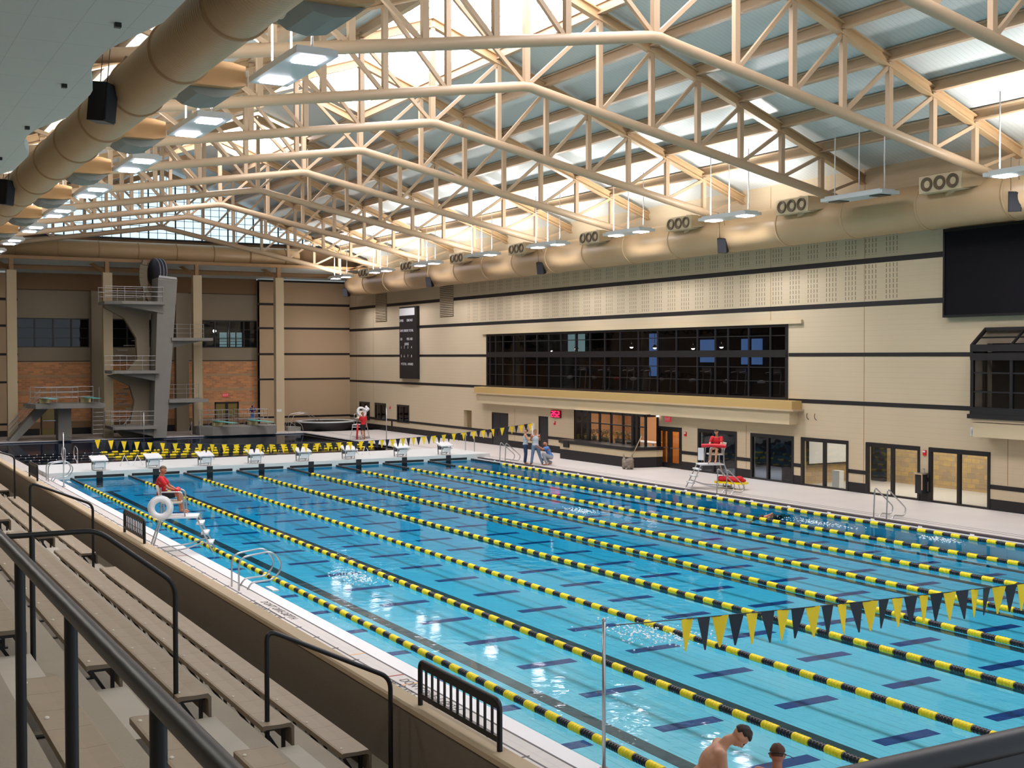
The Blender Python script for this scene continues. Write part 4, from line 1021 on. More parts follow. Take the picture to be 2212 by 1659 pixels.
mb.obj('bracket_core', [MATS['olive_concrete_panel']], r)
def plat(x0, x1, y0, y1, z, parent, cut=0.):
    mb = MB(); mb.prism([(x0,y0+cut),(x0+cut*1.2,y0),(x1,y0),(x1,y1),(x0,y1)], z-.2, z, 'z'); o = mb.obj('platform_slab', [concrete], parent)
    mb = MB(); a, c = (x0+.5, x1) if x0 < 0 else (x0, x1-.5)
    if x0 < 0: mb.prism([(x0+.5,z-.2),(x1,z-.2),(x1,z-.75)], y0+.5, y1-.2)
    else: mb.prism([(x0,z-.2),(x1-.6,z-.2),(x0,z-.7)], y0+.5, y1-.2)
    mb.obj('haunch', [concrete], parent)
    e = x0 if x0 < 0 else x1; i = x1 if x0 < 0 else x0
    def rail(ya, zt):
        m2 = MB()
        for q in (.95,.65,.35): m2.tube([(e-.02*(1 if x0>0 else -1), ya, z+q), (i, ya, z+q)], .018, 6)
        for t in (0,.33,.66,1): xx = e+(i-e)*t; m2.tube([(xx,ya,z),(xx,ya,z+.98)], .022, 6)
        return m2.obj('railing', [steelg], parent)
    rail(y1-.05, 0)
    rail(y0+.5, 0) if x0 < 0 else None
plat(-3.5,.2,-1.9,.9,8.95,r,.8); plat(-3.15,-.1,-1.7,.9,4.45,r,.1); plat(.7,3.45,-1.5,.9,6.6,r); plat(.5,3.1,-1.5,.9,2.5,r); plat(-3.15,-.3,-1.7,.9,.82,r,.1)
mb = MB()
for k in range(26):     # spiral-like stair flights behind the fin
    t = k/26; z = .2+8.5*t; x = -1.2+.8*sin(t*18); y = 1.6+.6*cos(t*18); mb.box(x-.35,x+.35,y-.15,y+.15,z,z+.06)
mb.obj('stair_flight', [concrete], r)
mb = MB()
for s_ in range(5): mb.tube([(-2.3+.25*s_, 1.3, .3+.25*s_), (-1.2+.12*s_, 1.3, 1.5+.3*s_)], .02, 5)
mb.obj('stair_rail', [steelg], r)
tag(r, 'grey concrete diving tower with five platforms at the far end', 'diving tower')
r = empty('cable_spool', (10.15, 26.6, 11.1)); r.rotation_euler = (0, 0, .22)
MB().lathe([(0,-.3),(.95,-.3),(.95,-.24),(.88,-.24),(.88,-.06),(.95,-.06),(.95,0),(.88,0),(.88,.16),(.95,.16),(.95,.22),(0,.22)],(0,0,0),'x',36).obj('drum', [mat('dark_grey_rubber',(60,62,74),rough=.6,var=.05)], r)
mb = MB()
for h in (-.27,-.03,.19): mb.lathe([(.955,h-.025),(.965,h),(.955,h+.025)],(0,0,0),'x',36)
mb.obj('rim_stripe', [mat('pale_rim',(170,175,190),rough=.5,var=0)], r); tag(r, 'big dark wheel with pale rims on top of the diving tower', 'wheel')
r = empty('curved_shell', (9.7, 26.9, 9.2)); mb = MB(); pts = bez((0,0,0),(-.75,0,1.2),(-.35,0,2.7),10); 
for i in range(10): mb.obox(pts[i], pts[i+1], .5, .3)
mb.obj('shell_body', [olive], r); MB().box(.1,.95,-.6,-.56,-.3,.75).obj('brown_panel', [MATS['amber_tan_metal']], r); tag(r, 'pale curved slab beside the wheel on the tower', 'panel')
# ---- three metre springboards
def board(x, y, z, L_, label, base_h=.35):
    r = empty('springboard', (x, y, z)); r.rotation_euler = (0,0,-pi/2)
    MB().prism([(-.2,.30),(L_,.36),(L_,.39),(-.2,.35)], -.25,.25).obj('board_plank', [boardm], r)
    MB().box(.1,.5,-.3,.3,0,.26).obj('fulcrum', [mat('cream_fulcrum',(214,200,150),rough=.5,var=0) if 'cream_fulcrum' not in MATS else MATS['cream_fulcrum']], r); MB().box(-.3,.0,-.28,.28,0,.2).obj('rear_anchor', [dkframe], r)
    tag(r, label, 'springboard', 'aqua springboards at the far end')
r = empty('springboard_stand', (0, 24.9, ZD))
mb = MB(); mb.prism([(1.95,-.9),(2.3,-1.1),(6.1,-1.1),(6.1,1.9),(1.6,1.9)], 2.1, 2.38, 'z'); mb.obj('platform_slab', [concrete], r)
MB().box(3.45,4.25,.2,1.2,0,2.1).obj('pier', [concrete], r); mb = MB(); mb.prism([(.6,0),(1.1,0),(3.1,2.1),(2.4,2.1)], 1.2, 2.4); mb.obj('stair_flight', [concrete], r)
mb = MB()
for dz in (.3,.6,.9): mb.tube([(.6,1.2,.1+dz),(2.5,1.2,2.3+dz)],.02,6); mb.tube([(.8,2.3,.1+dz),(2.7,2.3,2.3+dz)],.02,6)
mb.obj('stair_rail', [steelg], r); mb = MB()
for ya in (1.8,-.2):
    for dz in (.35,.68,1.0): mb.tube([(2.0,ya,2.4+dz),(5.9 if ya > 0 else 4.6,ya,2.4+dz)],.018,6)
    for x in (2.0,3.3,4.6,5.9): mb.tube([(x,ya,2.38),(x,ya,3.4)],.02,6)
mb.obj('railing', [steelg], r); tag(r, 'concrete springboard stand with stairs, left of the tower', 'springboard stand')
board(2.75, 26.4, ZD+2.38, 4.3, 'aqua board on the left end of the high stand'); board(5.3, 26.4, ZD+2.38, 4.3, 'aqua board on the right end of the high stand')
r = empty('ladder', (6.15, 26.4, ZD)); mb = MB()
for s_ in (-.35,.35): mb.tube([(s_,0,0),(s_,0,2.4)],.02,6)
for k in range(8): mb.tube([(-.35,0,.3+.28*k),(.35,0,.3+.28*k)],.014,6)
mb.obj('ladder_frame', [steelg], r); tag(r, 'steel ladder behind the second concrete column', 'ladder')
# ---- one metre stand
r = empty('springboard_stand', (0, 24.9, ZD)); mb = MB(); mb.prism([(12.6,.8),(13.3,-.1),(17.6,-.2),(18.1,.9),(18.1,2.4),(12.6,2.4)], 0, .58, 'z'); mb.obj('concrete_plinth', [concrete], r)
for x in (13.4, 15.9):
    mb = MB()
    for s_ in (-.45,.45):
        for dz in (.45,.8,1.1): mb.tube([(x-.6,1.2+s_,.58+dz),(x+1.5,1.2+s_,.58+dz)],.018,6)
        for q in (-.6,.1,.8,1.5): mb.tube([(x+q,1.2+s_,.58),(x+q,1.2+s_,1.7)],.02,6)
    mb.obj('railing', [steelg], r)
tag(r, 'low concrete springboard plinth right of the tower', 'springboard stand')
board(14.0, 26.6, ZD+.58, 4.4, 'aqua board on the left half of the low plinth'); board(16.5, 26.6, ZD+.58, 4.4, 'aqua board on the right half of the low plinth')
# ---- whirlpool
r = empty('whirlpool', (22.4, 27.6, ZD)); mb = MB(); mb.lathe([(0,.62),(1.9,.62),(2.15,.62),(2.2,.58),(2.2,0),(0,0)][::-1], n=40); mb.obj('tiled_wall', [blk], r)
MB().lathe([(2.2,.58),(2.22,.66),(1.85,.66),(1.8,.6)][::-1], n=40).obj('coping', [fixm], r)
mb = MB(); mb.box(-3.0,-1.9,-.6,.6,0,.3); mb.obj('entry_step', [concrete], r)
for s_ in (-.5,.5): MB().tube(rounded([(-3.0,s_,0),(-2.6,s_,1.15),(-1.6,s_,1.3),(-.4,s_,.6)],.2),.02,6).obj('handrail', [steelg], r)
for x in (-3.4,-2.9): MB().tube(rounded([(x,-1.6,0),(x,-1.6,.8),(x+.5,-1.6,.5),(x+.6,-1.6,.1)],.1),.018,6).obj('grab_loop', [steelg], r)
tag(r, 'round whirlpool tub with dark tiled wall by the far corner', 'hot tub')
grab((12.3, 25.9, ZD), -pi/2, 'dark steel rails by the third column at the diving well', 'tri')
MATS['amber_tan_metal']
# ================================================================== DECK LETTERING
for k, y in enumerate((-39.6, -32.2)):
    r = empty('deck_lettering', (-1.15, y, ZD+.003)); 
    text("DON'T DIVE-DEPTH", .23, dkframe, r, (-.03,0,0), (0,0,-pi/2), 'lettering', .001); text('MOVABLE FLOOR', .23, dkframe, r, (-.28,.1,0), (0,0,-pi/2), 'lettering', .001)
    tag(r, ['dark painted warning lettering on the deck left of the nearest guard panel','faint painted warning lettering on the deck below the ladder'][k], 'lettering')
for k, (y, m_) in enumerate(((-38.3,'r'),(-38.9,'o'),(-36.6,'o'),(-24.1,'r'))):
    mm = MATS.get('rust_line_'+m_) or mat('rust_line_'+m_, (170,60,50) if m_ == 'r' else (230,180,120), rough=.6, var=0)
    o = MB().box(-1.33,-1.03,y-.02,y+.02,ZD,ZD+.004).obj('deck_line', [mm]); tag(o, ['red line across the left deck, nearest','orange line across the left deck, nearest','orange line across the left deck, farther','red line on the deck near the left lifeguard chair'][k], 'line')
# ================================================================== BENCHES
def bench(row, y0, y1, label):
    xf = -4.77-.8*(row-1); zs = 1.55+.39*(row-1); L_ = y1-y0
    r = empty('bleacher_bench', (xf, y0, zs)); w_ = .31
    prof = [(0.0,-.03),(.0,-.22),(-.025,-.22),(-.03,-.05),(-.05,-.035),(-w_+.03,-.035),(-w_,-.05),(-w_,.0),(-w_+.02,.006),(-.15,.001),(-.03,.006)]
    mb = MB(); mb.prism(prof, 0, L_); mb.obj('seat_shell', [benchm], r)
    n = max(2, int(L_/.92)); sp = (L_-.3)/(n-1)
    mb0 = MB(); mb0.box(-.28,-.03,-.02,.02,-.09,-.035); mb0.obox((-.06,0,-.09),(-.06,0,-.4),.03,.04); mb0.obox((-.26,0,-.06),(-.07,0,-.36),.03,.03); mb0.box(-.34,-.02,-.03,.03,-.4,-.385)
    me = mb0.mesh('bracket', [dkframe])
    mbb = MB(); mbb.lathe([(0,.012),(.012,.011),(.018,.004),(.018,0)][::-1], n=8); me2 = mbb.mesh('bolt', [mat('pale_bolt',(214,206,190),rough=.3,var=0) if 'pale_bolt' not in MATS else MATS['pale_bolt']])
    for k in range(n):
        put('bracket', me, r, (0, .15+k*sp, 0)); put('bolt', me2, r, (-w_+.045, .15+k*sp, .006))
    tag(r, label, 'bench', 'tan plastic bleacher benches')
sec = [((-60.5,-47.6), range(3,7), 'below the near aisle'), ((-45.85,-33.65), range(1,8), 'between the two nearest aisles'), ((-31.8,-20.5), range(1,6), 'beyond the second aisle'), ((-18.6,-7), range(1,3), 'beyond the third aisle')]
for (y0, y1), rows, w_ in sec:
    for q in rows: bench(q, y0, y1, 'tan bleacher bench %s, %s row up from the parapet' % (w_, ORD[q-1]))
# ---- guard panels on the parapet
def guard(y0, y1, label):
    r = empty('guard_rail', (-4.25, y0, 1.92)); L_ = y1-y0; h = .46
    mb = MB(); mb.tube(rounded([(0,.0,-.02),(0,.0,h),(0,L_,h),(0,L_,-.02)],.09,5),.026,10); mb.obj('frame', [black], r)
    mb = MB(); mb.box(-.012,.012,.02,L_-.02,h-.075,h-.01); mb.box(-.018,.018,.0,L_,.085,.14); mb.obj('rail_bar', [black], r)
    n = 11
    for k in range(n): y = L_*(k+1)/(n+1); MB().box(-.009,.009,y-.012,y+.012,.13,h-.05).obj('picket', [black], r)
    tag(r, label, 'guard rail', 'black guard panels on the parapet')
guard(-47.55,-45.88,'nearest black picket guard panel on the parapet'); guard(-33.6,-31.85,'black picket guard panel beside the left lifeguard chair'); guard(-20.25,-18.7,'farthest black guard panel on the parapet')
# ---- aisle handrails
def aisle_rail(y, pts, posts, label, rad=.024):
    r = empty('aisle_handrail', (0, y, 0)); MB().tube(rounded([(x,0,z) for x,z in pts], .12, 6), rad, 12).obj('top_rail', [black], r)
    for x, z0, z1 in posts: MB().tube([(x,0,z0),(x,0,z1)], rad, 12).obj('post', [black], r)
    tag(r, label, 'handrail', 'black aisle handrails'); return r
aisle_rail(-45.7, [(-5.79,1.74),(-5.79,2.83),(-4.5,2.2),(-4.5,1.16)], [], 'black handrail in front of the nearest bench ends, lower middle')
r = aisle_rail(-45.7, [(-8.6,3.9),(-7.35,3.9),(-6.66,3.36),(-6.66,2.13)], [(-7.9,2.7,3.9)], 'black handrail rising beside the nearest bench ends, left')
aisle_rail(-33.7, [(-6.28,1.95),(-6.28,3.2),(-5.2,2.74),(-5.2,1.55)], [], 'black handrail at the second aisle below the far benches')
aisle_rail(-21.0, [(-6.1,1.95),(-6.1,3.1),(-4.95,2.72),(-4.95,1.16)], [], 'black handrail at the far left edge')
# ---- near guard rails
r = empty('guard_rail', (-8.76, 0, 0)); MB().tube([(0,-56.4,4.62),(0,-40.0,4.62)], .028, 16).obj('top_rail', [black], r)
for y in (-55.3,-54.06,-52.84,-51.62,-50.4,-47.8): MB().tube([(0,y,fz(-8.76)),(0,y,4.6)], .022, 14).obj('post', [black], r)
tag(r, 'long thick black guard rail crossing the lower left corner', 'guard rail')
r = empty('guard_rail', (0, -55.03, 0)); MB().tube([(-8.4,0,4.49),(-5.6,0,4.49)], .032, 16).obj('top_rail', [black], r)
MB().box(-8.4,-5.6,-.012,.012,4.35,4.47).obj('upper_band', [black], r)
for k in range(14): x = -8.3+.2*k; MB().box(x-.01,x+.01,-.01,.01,3.62,4.36).obj('picket', [black], r)
MB().box(-8.4,-5.6,-.012,.012,3.56,3.63).obj('lower_band', [black], r)
for x in (-8.36,-5.62): MB().box(x-.025,x+.025,-.02,.02,fz(x),4.4).obj('post', [black], r)
tag(r, 'near black guard rail in the lower right corner', 'guard rail')
# ================================================================== PEOPLE
def fuse(mb, vox, m, name, sm=2):
    me = mb.mesh(name+'_raw', [m]); o = bpy.data.objects.new(name, me); COL.objects.link(o)
    a = o.modifiers.new('r', 'REMESH'); a.mode = 'VOXEL'; a.voxel_size = vox; a.use_smooth_shade = True
    s_ = o.modifiers.new('s', 'SMOOTH'); s_.iterations = sm; s_.factor = .5
    bpy.context.view_layer.update()
    dg = bpy.context.evaluated_depsgraph_get(); me2 = bpy.data.meshes.new_from_object(o.evaluated_get(dg), depsgraph=dg); me2.name = name
    bpy.data.objects.remove(o)
    if not me2.materials: me2.materials.append(m)
    o = bpy.data.objects.new(name, me2); COL.objects.link(o); return o
def limb(mb, pts, rads, flat=1.):
    for i in range(len(pts)-1):
        mb.cyl(pts[i], pts[i+1], rads[i], rads[i+1], 14, e=(1, flat))
    for p, q in zip(pts, rads): mb.sphere(p, q*1.0, 12, 8)
def hand(mb, wr, el, s=1., curl=.5, side=1, palm=None, vox=.012):
    """palm, four unequal bent fingers and a thumb from the side of the palm"""
    wr, el = Vector(wr), Vector(el); d = (wr-el).normalized(); n = Vector(palm) if palm else Vector((0,0,-1)); n = (n-d*n.dot(d)).normalized(); a = d.cross(n).normalized()*side
    fr = max(.0085, vox*.85)*s
    for q in (-.5,0,.5): mb.cyl(wr, wr+d*.085*s+a*q*.055*s, .02*s, .016*s, 10)
    for k, (off, L_) in enumerate(((-.036,.062),(-.012,.078),(.012,.084),(.036,.074))):
        p = wr+d*.085*s+a*off*s*1.1; b1 = (d*(1-curl*.5)+n*curl).normalized(); b2 = (d*(1-curl*1.3)+n*curl*1.4).normalized()
        p1 = p+b1*L_*.5*s; p2 = p1+b2*L_*.5*s; mb.cyl(p, p1, fr, fr, 8); mb.cyl(p1, p2, fr, fr*.8, 8); mb.sphere(p1, fr, 8, 6); mb.sphere(p2, fr*.85, 8, 6)
    p = wr+d*.03*s+a*.03*s; p1 = p+(d*.6+a*.7+n*.3).normalized()*.04*s; p2 = p1+(d*.9+a*.2+n*.4).normalized()*.032*s
    mb.cyl(p, p1, fr*1.15, fr, 8); mb.cyl(p1, p2, fr, fr*.85, 8); mb.sphere(p1, fr, 8, 6); mb.sphere(p2, fr*.85, 8, 6)
def person(loc, rz_, J, label, m=skin, vox=.013, hair=None, cap=None, clothes=(), s=1., hs=(0,0), curl=.5, face=None, extra=None):
    """J: joints in metres, x right, y the way the chest faces, z up. face: look direction"""
    J = {k: Vector(v) for k, v in J.items()}; mb = MB()
    P, C_, N_, Hd = J['pelvis'], J['chest'], J['neck'], J['head']
    up = (C_-P).normalized()
    if (J['sL']-J['sR']).length > 0: ax = (J['sR']-J['sL']).normalized()
    fwd = up.cross(ax)*-1 if True else None
    mid = (P+C_)/2-fwd*.01
    def ell(c, rx, ry, rz__, n=16, q=10):
        mm = Matrix((ax, fwd, up)).transposed()
        mb.sphere(c, (rx, ry, rz__), n, q, fn=lambda v: mm @ v)
    ell(P, .155, .115, .13); ell(mid, .135, .1, .16); ell(C_, .16, .115, .17); ell(C_+up*.1, .15, .09, .1)
    for sd in ('L', 'R'):
        sh, el, wr = J['s'+sd], J['e'+sd], J['w'+sd]; limb(mb, [C_+up*.09, sh], [.072, .06]); limb(mb, [C_+up*.0+ax*(.09 if sd == 'R' else -.09), sh.lerp(el,.12)], [.07, .054]); limb(mb, [sh, sh.lerp(el,.5), el, el.lerp(wr,.3), wr], [.056, .047, .039, .04, .025])
        hand(mb, wr, el, 1., curl, 1 if sd == 'L' else -1, J.get('palm'+sd), vox)
        if 'h'+sd in J:
            hp, kn, an = J['h'+sd], J['k'+sd], J['a'+sd]; limb(mb, [hp, hp.lerp(kn,.5), kn, kn.lerp(an,.3), an], [.088, .075, .056, .057, .037])
            t = J['t'+sd]; limb(mb, [an-Vector((0,0,.03)), an.lerp(t,.6)-Vector((0,0,.015)), t], [.04,.036,.026])
    limb(mb, [C_+up*.12, N_, N_.lerp(Hd,.45)], [.066,.054,.052])
    F = (Vector(face) if face else fwd).normalized(); hu = (Hd-N_).normalized(); F = (F-hu*F.dot(hu)).normalized(); R_ = F.cross(hu)
    HM = Matrix((R_, F, hu)).transposed()
    def h(v): return Hd+HM @ Vector(v)
    def hs_(c, r3, n=12, q=8): mb.sphere(h(c), r3, n, q, fn=lambda v: HM @ v)
    hs_((0,-.012,.02),(.074,.092,.092),18,12); hs_((0,.02,-.03),(.06,.068,.07)); hs_((0,.05,-.075),(.032,.032,.026)); hs_((0,.075,-.012),(.03,.018,.02))
    mb.cyl(h((0,.078,.02)), h((0,.108,-.022)), .009, .016, 8); mb.sphere(h((0,.1,-.024)), .015, 8, 6); hs_((0,.082,-.05),(.024,.012,.009)); hs_((0,.07,.032),(.05,.02,.012))
    for q in (-1,1): hs_((q*.074,-.005,-.002),(.012,.02,.03)); hs_((q*.038,.058,-.02),(.022,.02,.022))
    root = fuse(mb, vox, m, 'person', 2 if vox > .01 else 7); root.location = loc; root.rotation_euler = (0,0,rz_); root.scale = (s,s,s)
    tag(root, label, 'person')
    em = MB()
    for q in (-1,1): em.sphere(h((q*.03,.079,.008)), .0085, 8, 6)
    em.obj('eyes', [dkframe], root)
    mm = MB(); mm.sphere(h((0,.094,-.05)), (.018,.004,.004), 8, 6, fn=lambda v: HM @ v); mm.obj('lips', [MATS.get('lip_red') or mat('lip_red',(168,92,82),rough=.5,var=0)], root)
    if hair:
        hb = MB()
        def f(v):
            x, y, z = v.x/.082, v.y/.1, v.z/.1
            if y > .15 and z < .5-.0*y: return HM @ (v*.78)
            if z < -.35 or (abs(x) > .62 and z < .12 and y > -.55): return HM @ (v*.82)
            return HM @ (v*(1+.03*sin(9*x+7*y)))
        hb.sphere(h((0,-.016,.026)), (.083,.103,.101), 26, 18, fn=f); hb.obj('hair', [hair], root)
    for nm, mt, kind in clothes:
        cb = MB(); g = .014
        def ell2(c, rx, ry, rz__):
            mm2 = Matrix((ax, fwd, up)).transposed(); cb.sphere(c, (rx+g,ry+g,rz__), 18, 12, fn=lambda v: mm2 @ v)
        if kind in ('shirt','tank'):
            ell2(P+up*.03,.16,.12,.13); ell2(mid,.145,.108,.17); ell2(C_,.163,.118,.17); ell2(C_+up*.09,.15 if kind == 'shirt' else .1,.092,.095)
            for sd in ('L','R'):
                sh, el = J['s'+sd], J['e'+sd]
                if kind == 'shirt': limb(cb, [C_+up*.09, sh, sh.lerp(el,.6)], [.084,.074,.066])
                else: limb(cb, [C_+up*.05, (C_+up*.14).lerp(sh,.55)], [.09,.06])
        else:
            ell2(P,.158,.12,.13)
            fr = {'shorts':.55,'trunks':.5}.get(kind)
            for sd in ('L','R'):
                if 'h'+sd not in J: continue
                hp, kn, an = J['h'+sd], J['k'+sd], J['a'+sd]
                if fr: limb(cb, [hp, hp.lerp(kn,fr), hp.lerp(kn,fr+.12)], [.106,.094,.088])
                else: limb(cb, [hp, hp.lerp(kn,.5), kn, kn.lerp(an,.4), an+Vector((0,0,.03))], [.108,.094,.077,.072,.066])
        o = fuse(cb, vox, mt, nm, 3); o.parent = root
    if face is not None and extra: extra(root, h, HM)
    return root
def lerp(a, b, t): return tuple(a[i]+(b[i]-a[i])*t for i in range(3))
STAND = dict(pelvis=(0,0,.95), chest=(0,.0,1.28), neck=(0,-.01,1.5), head=(0,.02,1.63), sL=(-.19,0,1.43), sR=(.19,0,1.43), eL=(-.25,-.03,1.15), eR=(.25,-.03,1.15), wL=(-.24,.06,.92), wR=(.24,.06,.92),
             hL=(-.09,0,.92), hR=(.09,0,.92), kL=(-.1,.02,.5), kR=(.1,.02,.5), aL=(-.1,-.02,.09), aR=(.1,-.02,.09), tL=(-.12,.15,.03), tR=(.12,.15,.03))
def pose(**k): d = dict(STAND); d.update(k); return d
# ---- chairs with their lifeguards
cl = chair((-1.05, -23.3, ZD), -.35, 'tall steel lifeguard chair with a white ring on the left deck', 1.35, .95)
SIT = dict(pelvis=(0,-.12,.14), chest=(0,-.14,.46), neck=(0,-.12,.68), head=(0,-.07,.82), sL=(-.19,-.13,.61), sR=(.19,-.13,.61), eL=(-.24,.08,.36), eR=(.24,.08,.36), wL=(-.08,.3,.26), wR=(.08,.28,.26),
           hL=(-.1,-.1,.12), hR=(.1,-.1,.12), kL=(-.12,.34,.17), kR=(.12,.34,.17), aL=(-.11,.42,-.24), aR=(.12,.4,-.24), tL=(-.12,.58,-.33), tR=(.13,.56,-.33))
S_ = dict(SIT)
# left guard looks away over the pool
pl = person((-1.35, -23.2, ZD+1.42), -pi/2-.35, S_, 'person in a red shirt and dark shorts sitting in the left lifeguard chair', skin2, hair=hairg, clothes=(('shirt', redc, 'shirt'), ('shorts', blkc, 'shorts')), face=(.35,.9,-.1))
t = MB(); t.tube(bez((-.32,.28,.27),(0,.36,.3),(.32,.3,.27),8), .06, 12); o = t.obj('rescue_tube', [redf]); o.location = (-1.35,-23.2,ZD+1.42); o.rotation_euler = (0,0,-pi/2-.35); tag(o, 'red rescue tube across the lap of the left lifeguard', 'rescue tube')
r = empty('ring_buoy', (-1.62, -23.72, ZD+1.28)); r.rotation_euler = (0, 0, -.35)
mb = MB(); n = 40
pts = [(cos(2*pi*k/n)*.235, 0, sin(2*pi*k/n)*.235) for k in range(n)]; mb.tube(pts, .08, 14, closed=True); mb.obj('foam_ring', [white], r)
mb = MB(); mb.tube([(cos(2*pi*k/24)*.33, sin(2*pi*k/24*4)*.03-.03, sin(2*pi*k/24)*.33) for k in range(24)], .01, 6, closed=True); mb.obj('rope_loop', [white], r); tag(r, 'white ring buoy hung on the left lifeguard chair', 'ring buoy')
cr = chair((21.75, -17.9, ZD), 2.75, 'tall steel lifeguard chair with a red guard on the right deck', 1.35, .95)
pr = person((21.9, -18.0, ZD+1.42), 2.2, dict(SIT, head=(0,-.05,.83)), 'person in a red polo shirt leaning on a red tube in the right lifeguard chair', skin, hair=hairm, clothes=(('shirt', redc, 'shirt'), ('shorts', blkc, 'shorts')), face=(-.1,1,-.15))
t = MB(); t.tube(bez((-.5,.3,.3),(0,.38,.34),(.5,.3,.3),8), .075, 12); o = t.obj('rescue_tube', [redf]); o.location = (21.9,-18.0,ZD+1.42); o.rotation_euler = (0,0,2.2); tag(o, 'red rescue tube held by the right lifeguard', 'rescue tube')
o = MB().box(-.02,.02,-.13,.13,0,.5).obj('kickboard', [white]); o.location = (21.6,-17.42,1.2); o.rotation_euler = (0,0,.4); tag(o, 'white board hung on the side of the right lifeguard chair', 'board')
# stretcher with straps beside the chair
r = empty('backboard', (22.2, -18.6, ZD)); r.rotation_euler = (0,0,-1.2); mb = MB(); mb.box(-.65,.65,-.22,.22,.22,.3); mb.obj('yellow_board', [yel], r)
mb = MB()
for k in range(26): a = random.uniform(0,6.28); mb.sphere((random.uniform(-.45,.45), random.uniform(-.15,.15), .36+random.uniform(0,.12)), (random.uniform(.12,.22), .12, .08), 8, 6)
o = fuse(mb, .02, redc, 'red_cover'); o.parent = r; mb = MB()
for x in (-.5,.5):
    for y in (-.2,.2): mb.tube([(x,y,.0),(x*.9,y,.24)],.02,6)
mb.obj('leg', [steelg], r); tag(r, 'folded red and yellow rescue board on the deck behind the right chair', 'rescue board')
cf = chair((20.75, 17.0, ZD), pi+.9, 'tall lifeguard chair at the far end beside the diving well', 1.3, .9)
r = empty('ring_buoy', (20.75,16.7,ZD+1.75)); mb = MB(); mb.tube([(cos(2*pi*k/30)*.26,sin(2*pi*k/30)*.26*.4,sin(2*pi*k/30)*.26) for k in range(30)],.08,10,closed=True); mb.obj('foam_ring', [white], r)
mb = MB()
for k in range(20): mb.sphere((.1+.35*k/20+random.uniform(-.1,.1), random.uniform(-.1,.1), .0+.25*k/20+random.uniform(-.1,.1)), random.uniform(.06,.11), 8, 6)
o = fuse(mb, .025, white, 'white_float_bundle'); o.parent = r; tag(r, 'white ring and floats piled on the far lifeguard chair', 'ring buoy')
person((20.65, 16.2, ZD), .15, pose(wL=(-.1,.2,1.45), eL=(-.24,.1,1.2), head=(0,.03,1.64)), 'person in red standing below the far lifeguard chair with a red tube', skin2, .016, hair=hairm, clothes=(('shirt', redc, 'shirt'), ('shorts', blkc, 'shorts')))
t = MB(); t.cyl((0,0,0.02),(.06,0,1.0),.06,n=10); o = t.obj('rescue_tube', [redf]); o.location = (20.2,16.15,ZD); tag(o, 'red rescue tube standing beside the far lifeguard', 'rescue tube')
# ---- three men working by the right edge
person((20.95, -5.2, ZD), -.35, pose(wL=(-.08,.34,1.2), eL=(-.22,.15,1.2), wR=(.08,.36,1.25), eR=(.24,.14,1.2), kL=(-.14,.04,.5), aL=(-.2,-.0,.09), tL=(-.25,.16,.03), kR=(.2,.02,.5), aR=(.32,-.1,.09), tR=(.38,.05,.03)),
       'person in a grey tank top and pale jeans seen from behind, feet apart', skin2, .015, hair=hairg, clothes=(('tank_top', greyc, 'tank'), ('jeans', jeans, 'trousers')))
person((20.75, -4.55, ZD), -2.0, pose(wL=(-.08,.3,1.25), wR=(.05,.32,1.3), eR=(.2,.12,1.2)), 'person in a sleeveless top and dark jeans behind the grey tank top', skin, .015, hair=hairm, clothes=(('tank_top', greyc, 'tank'), ('jeans', jeansd, 'trousers')))
person((21.45, -5.6, ZD), 1.2, dict(pelvis=(0,-.12,.42), chest=(0,.02,.7), neck=(0,.1,.92), head=(0,.16,1.03), sL=(-.19,.06,.86), sR=(.19,.06,.86), eL=(-.26,.32,.8), eR=(.24,.3,.72), wL=(-.2,.55,.95), wR=(.1,.52,.85),
       hL=(-.1,-.12,.38), hR=(.1,-.12,.38), kL=(-.16,.3,.55), kR=(.18,.22,.28), aL=(-.15,.12,.09), aR=(.15,-.16,.09), tL=(-.16,.28,.03), tR=(.16,.0,.03)),
       'person in a light blue shirt squatting beside the two standing men', skin2, .015, hair=None, clothes=(('shirt', bluec, 'shirt'), ('trousers', jeansl, 'trousers')), hs=(0,0))
# ---- blue figure at the far plinth
person((16.75, 27.0, ZD+.58), 2.6, pose(wL=(-.1,.3,1.1), wR=(.1,.3,1.1), head=(0,.1,1.6), neck=(0,.04,1.5)), 'person in blue with a blue hood standing behind the low springboard plinth', skin2, .018, hair=navybl, clothes=(('jacket', navybl, 'shirt'), ('trousers', bluec, 'trousers')), s=.78)
# ---- two boys at the near edge
B1 = dict(pelvis=(0,-.1,.84), chest=(0,.14,1.17), neck=(0,.3,1.37), head=(0,.43,1.41), sL=(-.18,.22,1.28), sR=(.18,.22,1.28), eL=(-.21,.24,1.0), eR=(.2,.26,1.0), wL=(-.16,.36,.78), wR=(.14,.4,.78),
          hL=(-.1,-.1,.82), hR=(.1,-.1,.82), kL=(-.1,.04,.45), kR=(.1,.04,.45), aL=(-.1,-.05,.08), aR=(.1,-.05,.08), tL=(-.12,.12,.03), tR=(.12,.12,.03))
person((-1.8, -47.25, ZD+.1), -2.15, B1, 'bare-chested person in navy trunks bending forward at the near pool edge', skin, .009, hair=hairm, clothes=(('trunks', navyc, 'trunks'),), face=(0,.75,-.62), s=1.0)
def goggles(root, h, HM):
    mb = MB(); mb.tube([h((cos(2*pi*k/24)*.09, sin(2*pi*k/24)*.114-.014, .012-.01*sin(2*pi*k/24))) for k in range(24)], .0055, 8, closed=True); mb.tube([h((.08,-.04,.012)), h((.13,-.06,0)), h((.17,-.06,-.02))], .004, 6)
    mb.obj('goggle_strap', [black], root)
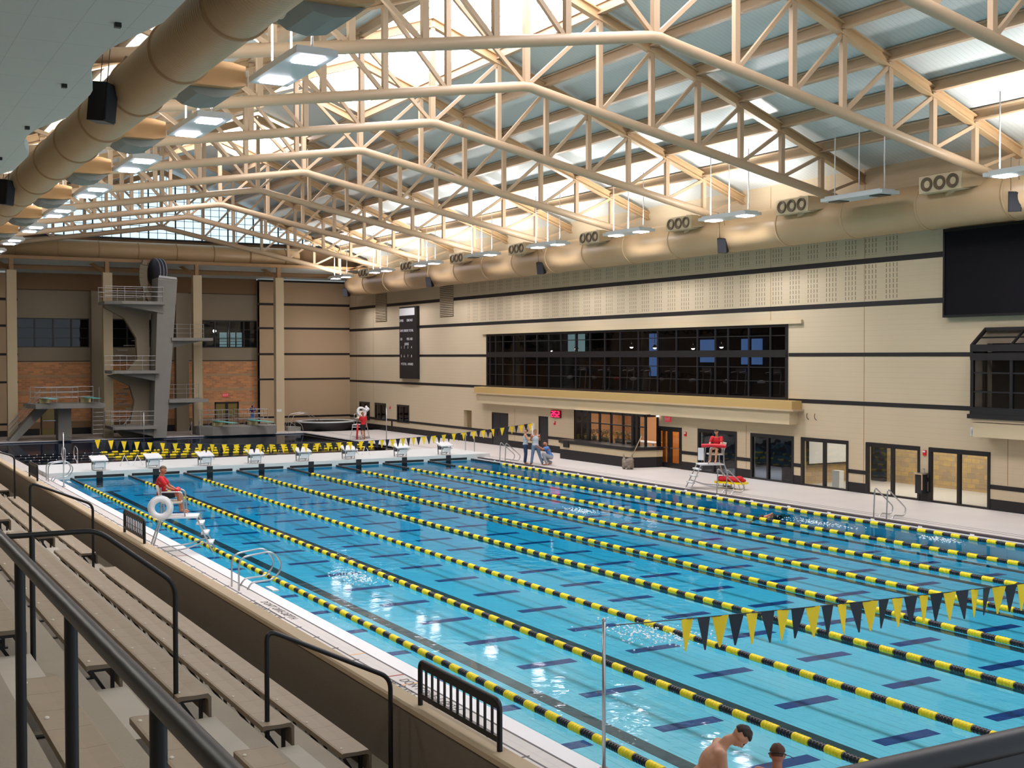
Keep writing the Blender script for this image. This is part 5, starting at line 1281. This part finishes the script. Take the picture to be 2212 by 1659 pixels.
person((-1.5, -48.1, ZD), -.75, pose(head=(0,.05,1.6), neck=(0,.01,1.49)), 'bare-shouldered person with a goggle strap seen from behind at the bottom edge', MATS['tanned_skin'], .009, hair=mat('cropped_brown_hair',(84,48,34),rough=.8,var=.2,vscale=60), clothes=(('trunks', navyc, 'trunks'),), face=(0,1,-.1), extra=goggles, s=.93)
for s_, hh in (((0,0,0),0),): pass
# deck platform for the boys is the left deck itself; swimmer in the right lane
sw = dict(pelvis=(0,-.1,.0), chest=(0,.25,.02), neck=(0,.45,.03), head=(0,.6,.05), sL=(-.19,.38,.02), sR=(.19,.38,.02), eL=(-.32,.5,.22), eR=(.2,.7,.0), wL=(-.2,.75,.1), wR=(.18,.95,-.02), hL=(-.09,-.15,0), hR=(.09,-.15,0), kL=(-.1,-.55,-.02), kR=(.1,-.55,-.04), aL=(-.1,-.95,-.03), aR=(.1,-.95,0), tL=(-.1,-1.1,-.03), tR=(.1,-1.1,0))
person((18.5, -25.2, -.06), 1.9, sw, 'person swimming low in the water of the farthest lane', skin2, .015, hair=hairm, clothes=(('trunks', blkc, 'trunks'),), face=(0,.3,-1))
# ================================================================== SPLASHES
def splash(x, y, rx, ry, n, label, ang=0.):
    mb = MB(); ca, sa = cos(ang), sin(ang)
    for _ in range(n*3):
        a = random.gauss(0,.45); c = random.gauss(0,.45); q = random.uniform(.005,.019); px, py = a*rx, c*ry
        mb.sphere((x+px*ca-py*sa, y+px*sa+py*ca, random.uniform(0,.04)), (q*1.5,q*1.5,q), 6, 4)
    o = mb.obj('splash', [foamm]); tag(o, label, 'splash', kind='stuff')
splash(13.6,-20.9,.5,1.0,60,'small white splash of a swimmer in the middle of the pool'); splash(18.6,-27.3,.4,1.6,60,'white wake behind the swimmer in the farthest lane'); splash(19.2,-31.8,.4,.8,50,'white splash near the right pool edge')
splash(1.9,-29.0,.5,1.1,70,'white churned water between the two left lane ropes'); splash(4.6,-37.6,1.0,1.3,110,'scattered splash beyond the nearest pole')
# ================================================================== LOOSE THINGS
r = empty('canvas_hamper', (23.55, -9.4, ZD)); mb = MB()
for k in range(60):
    a = random.uniform(0,6.28); mb.sphere((cos(a)*.18, sin(a)*.22, random.uniform(.1,.42)), .1, 8, 6)
mb.cyl((-.1,.15,.4),(-.12,.2,.72),.09,.02,10); mb.cyl((.08,-.15,.4),(.12,-.2,.74),.1,.02,10); o = fuse(mb, .02, bagm, 'canvas_bag'); o.parent = r
MB().cyl((.1,-.1,.5),(.25,-.75,1.6),.02,n=8).obj('long_handle', [woodm], r); tag(r, 'grey canvas bag with a long wooden handle against the reception bay', 'bag')
o = MB().lathe([(.5,0),(.52,.012),(.54,0)],(24.6,-11.0,ZD+.002),'z',30).obj('floor_hose', [fixm]); tag(o, 'thin pale hose coiled on the deck before the glazed doors', 'hose')
bpy.context.view_layer.update()
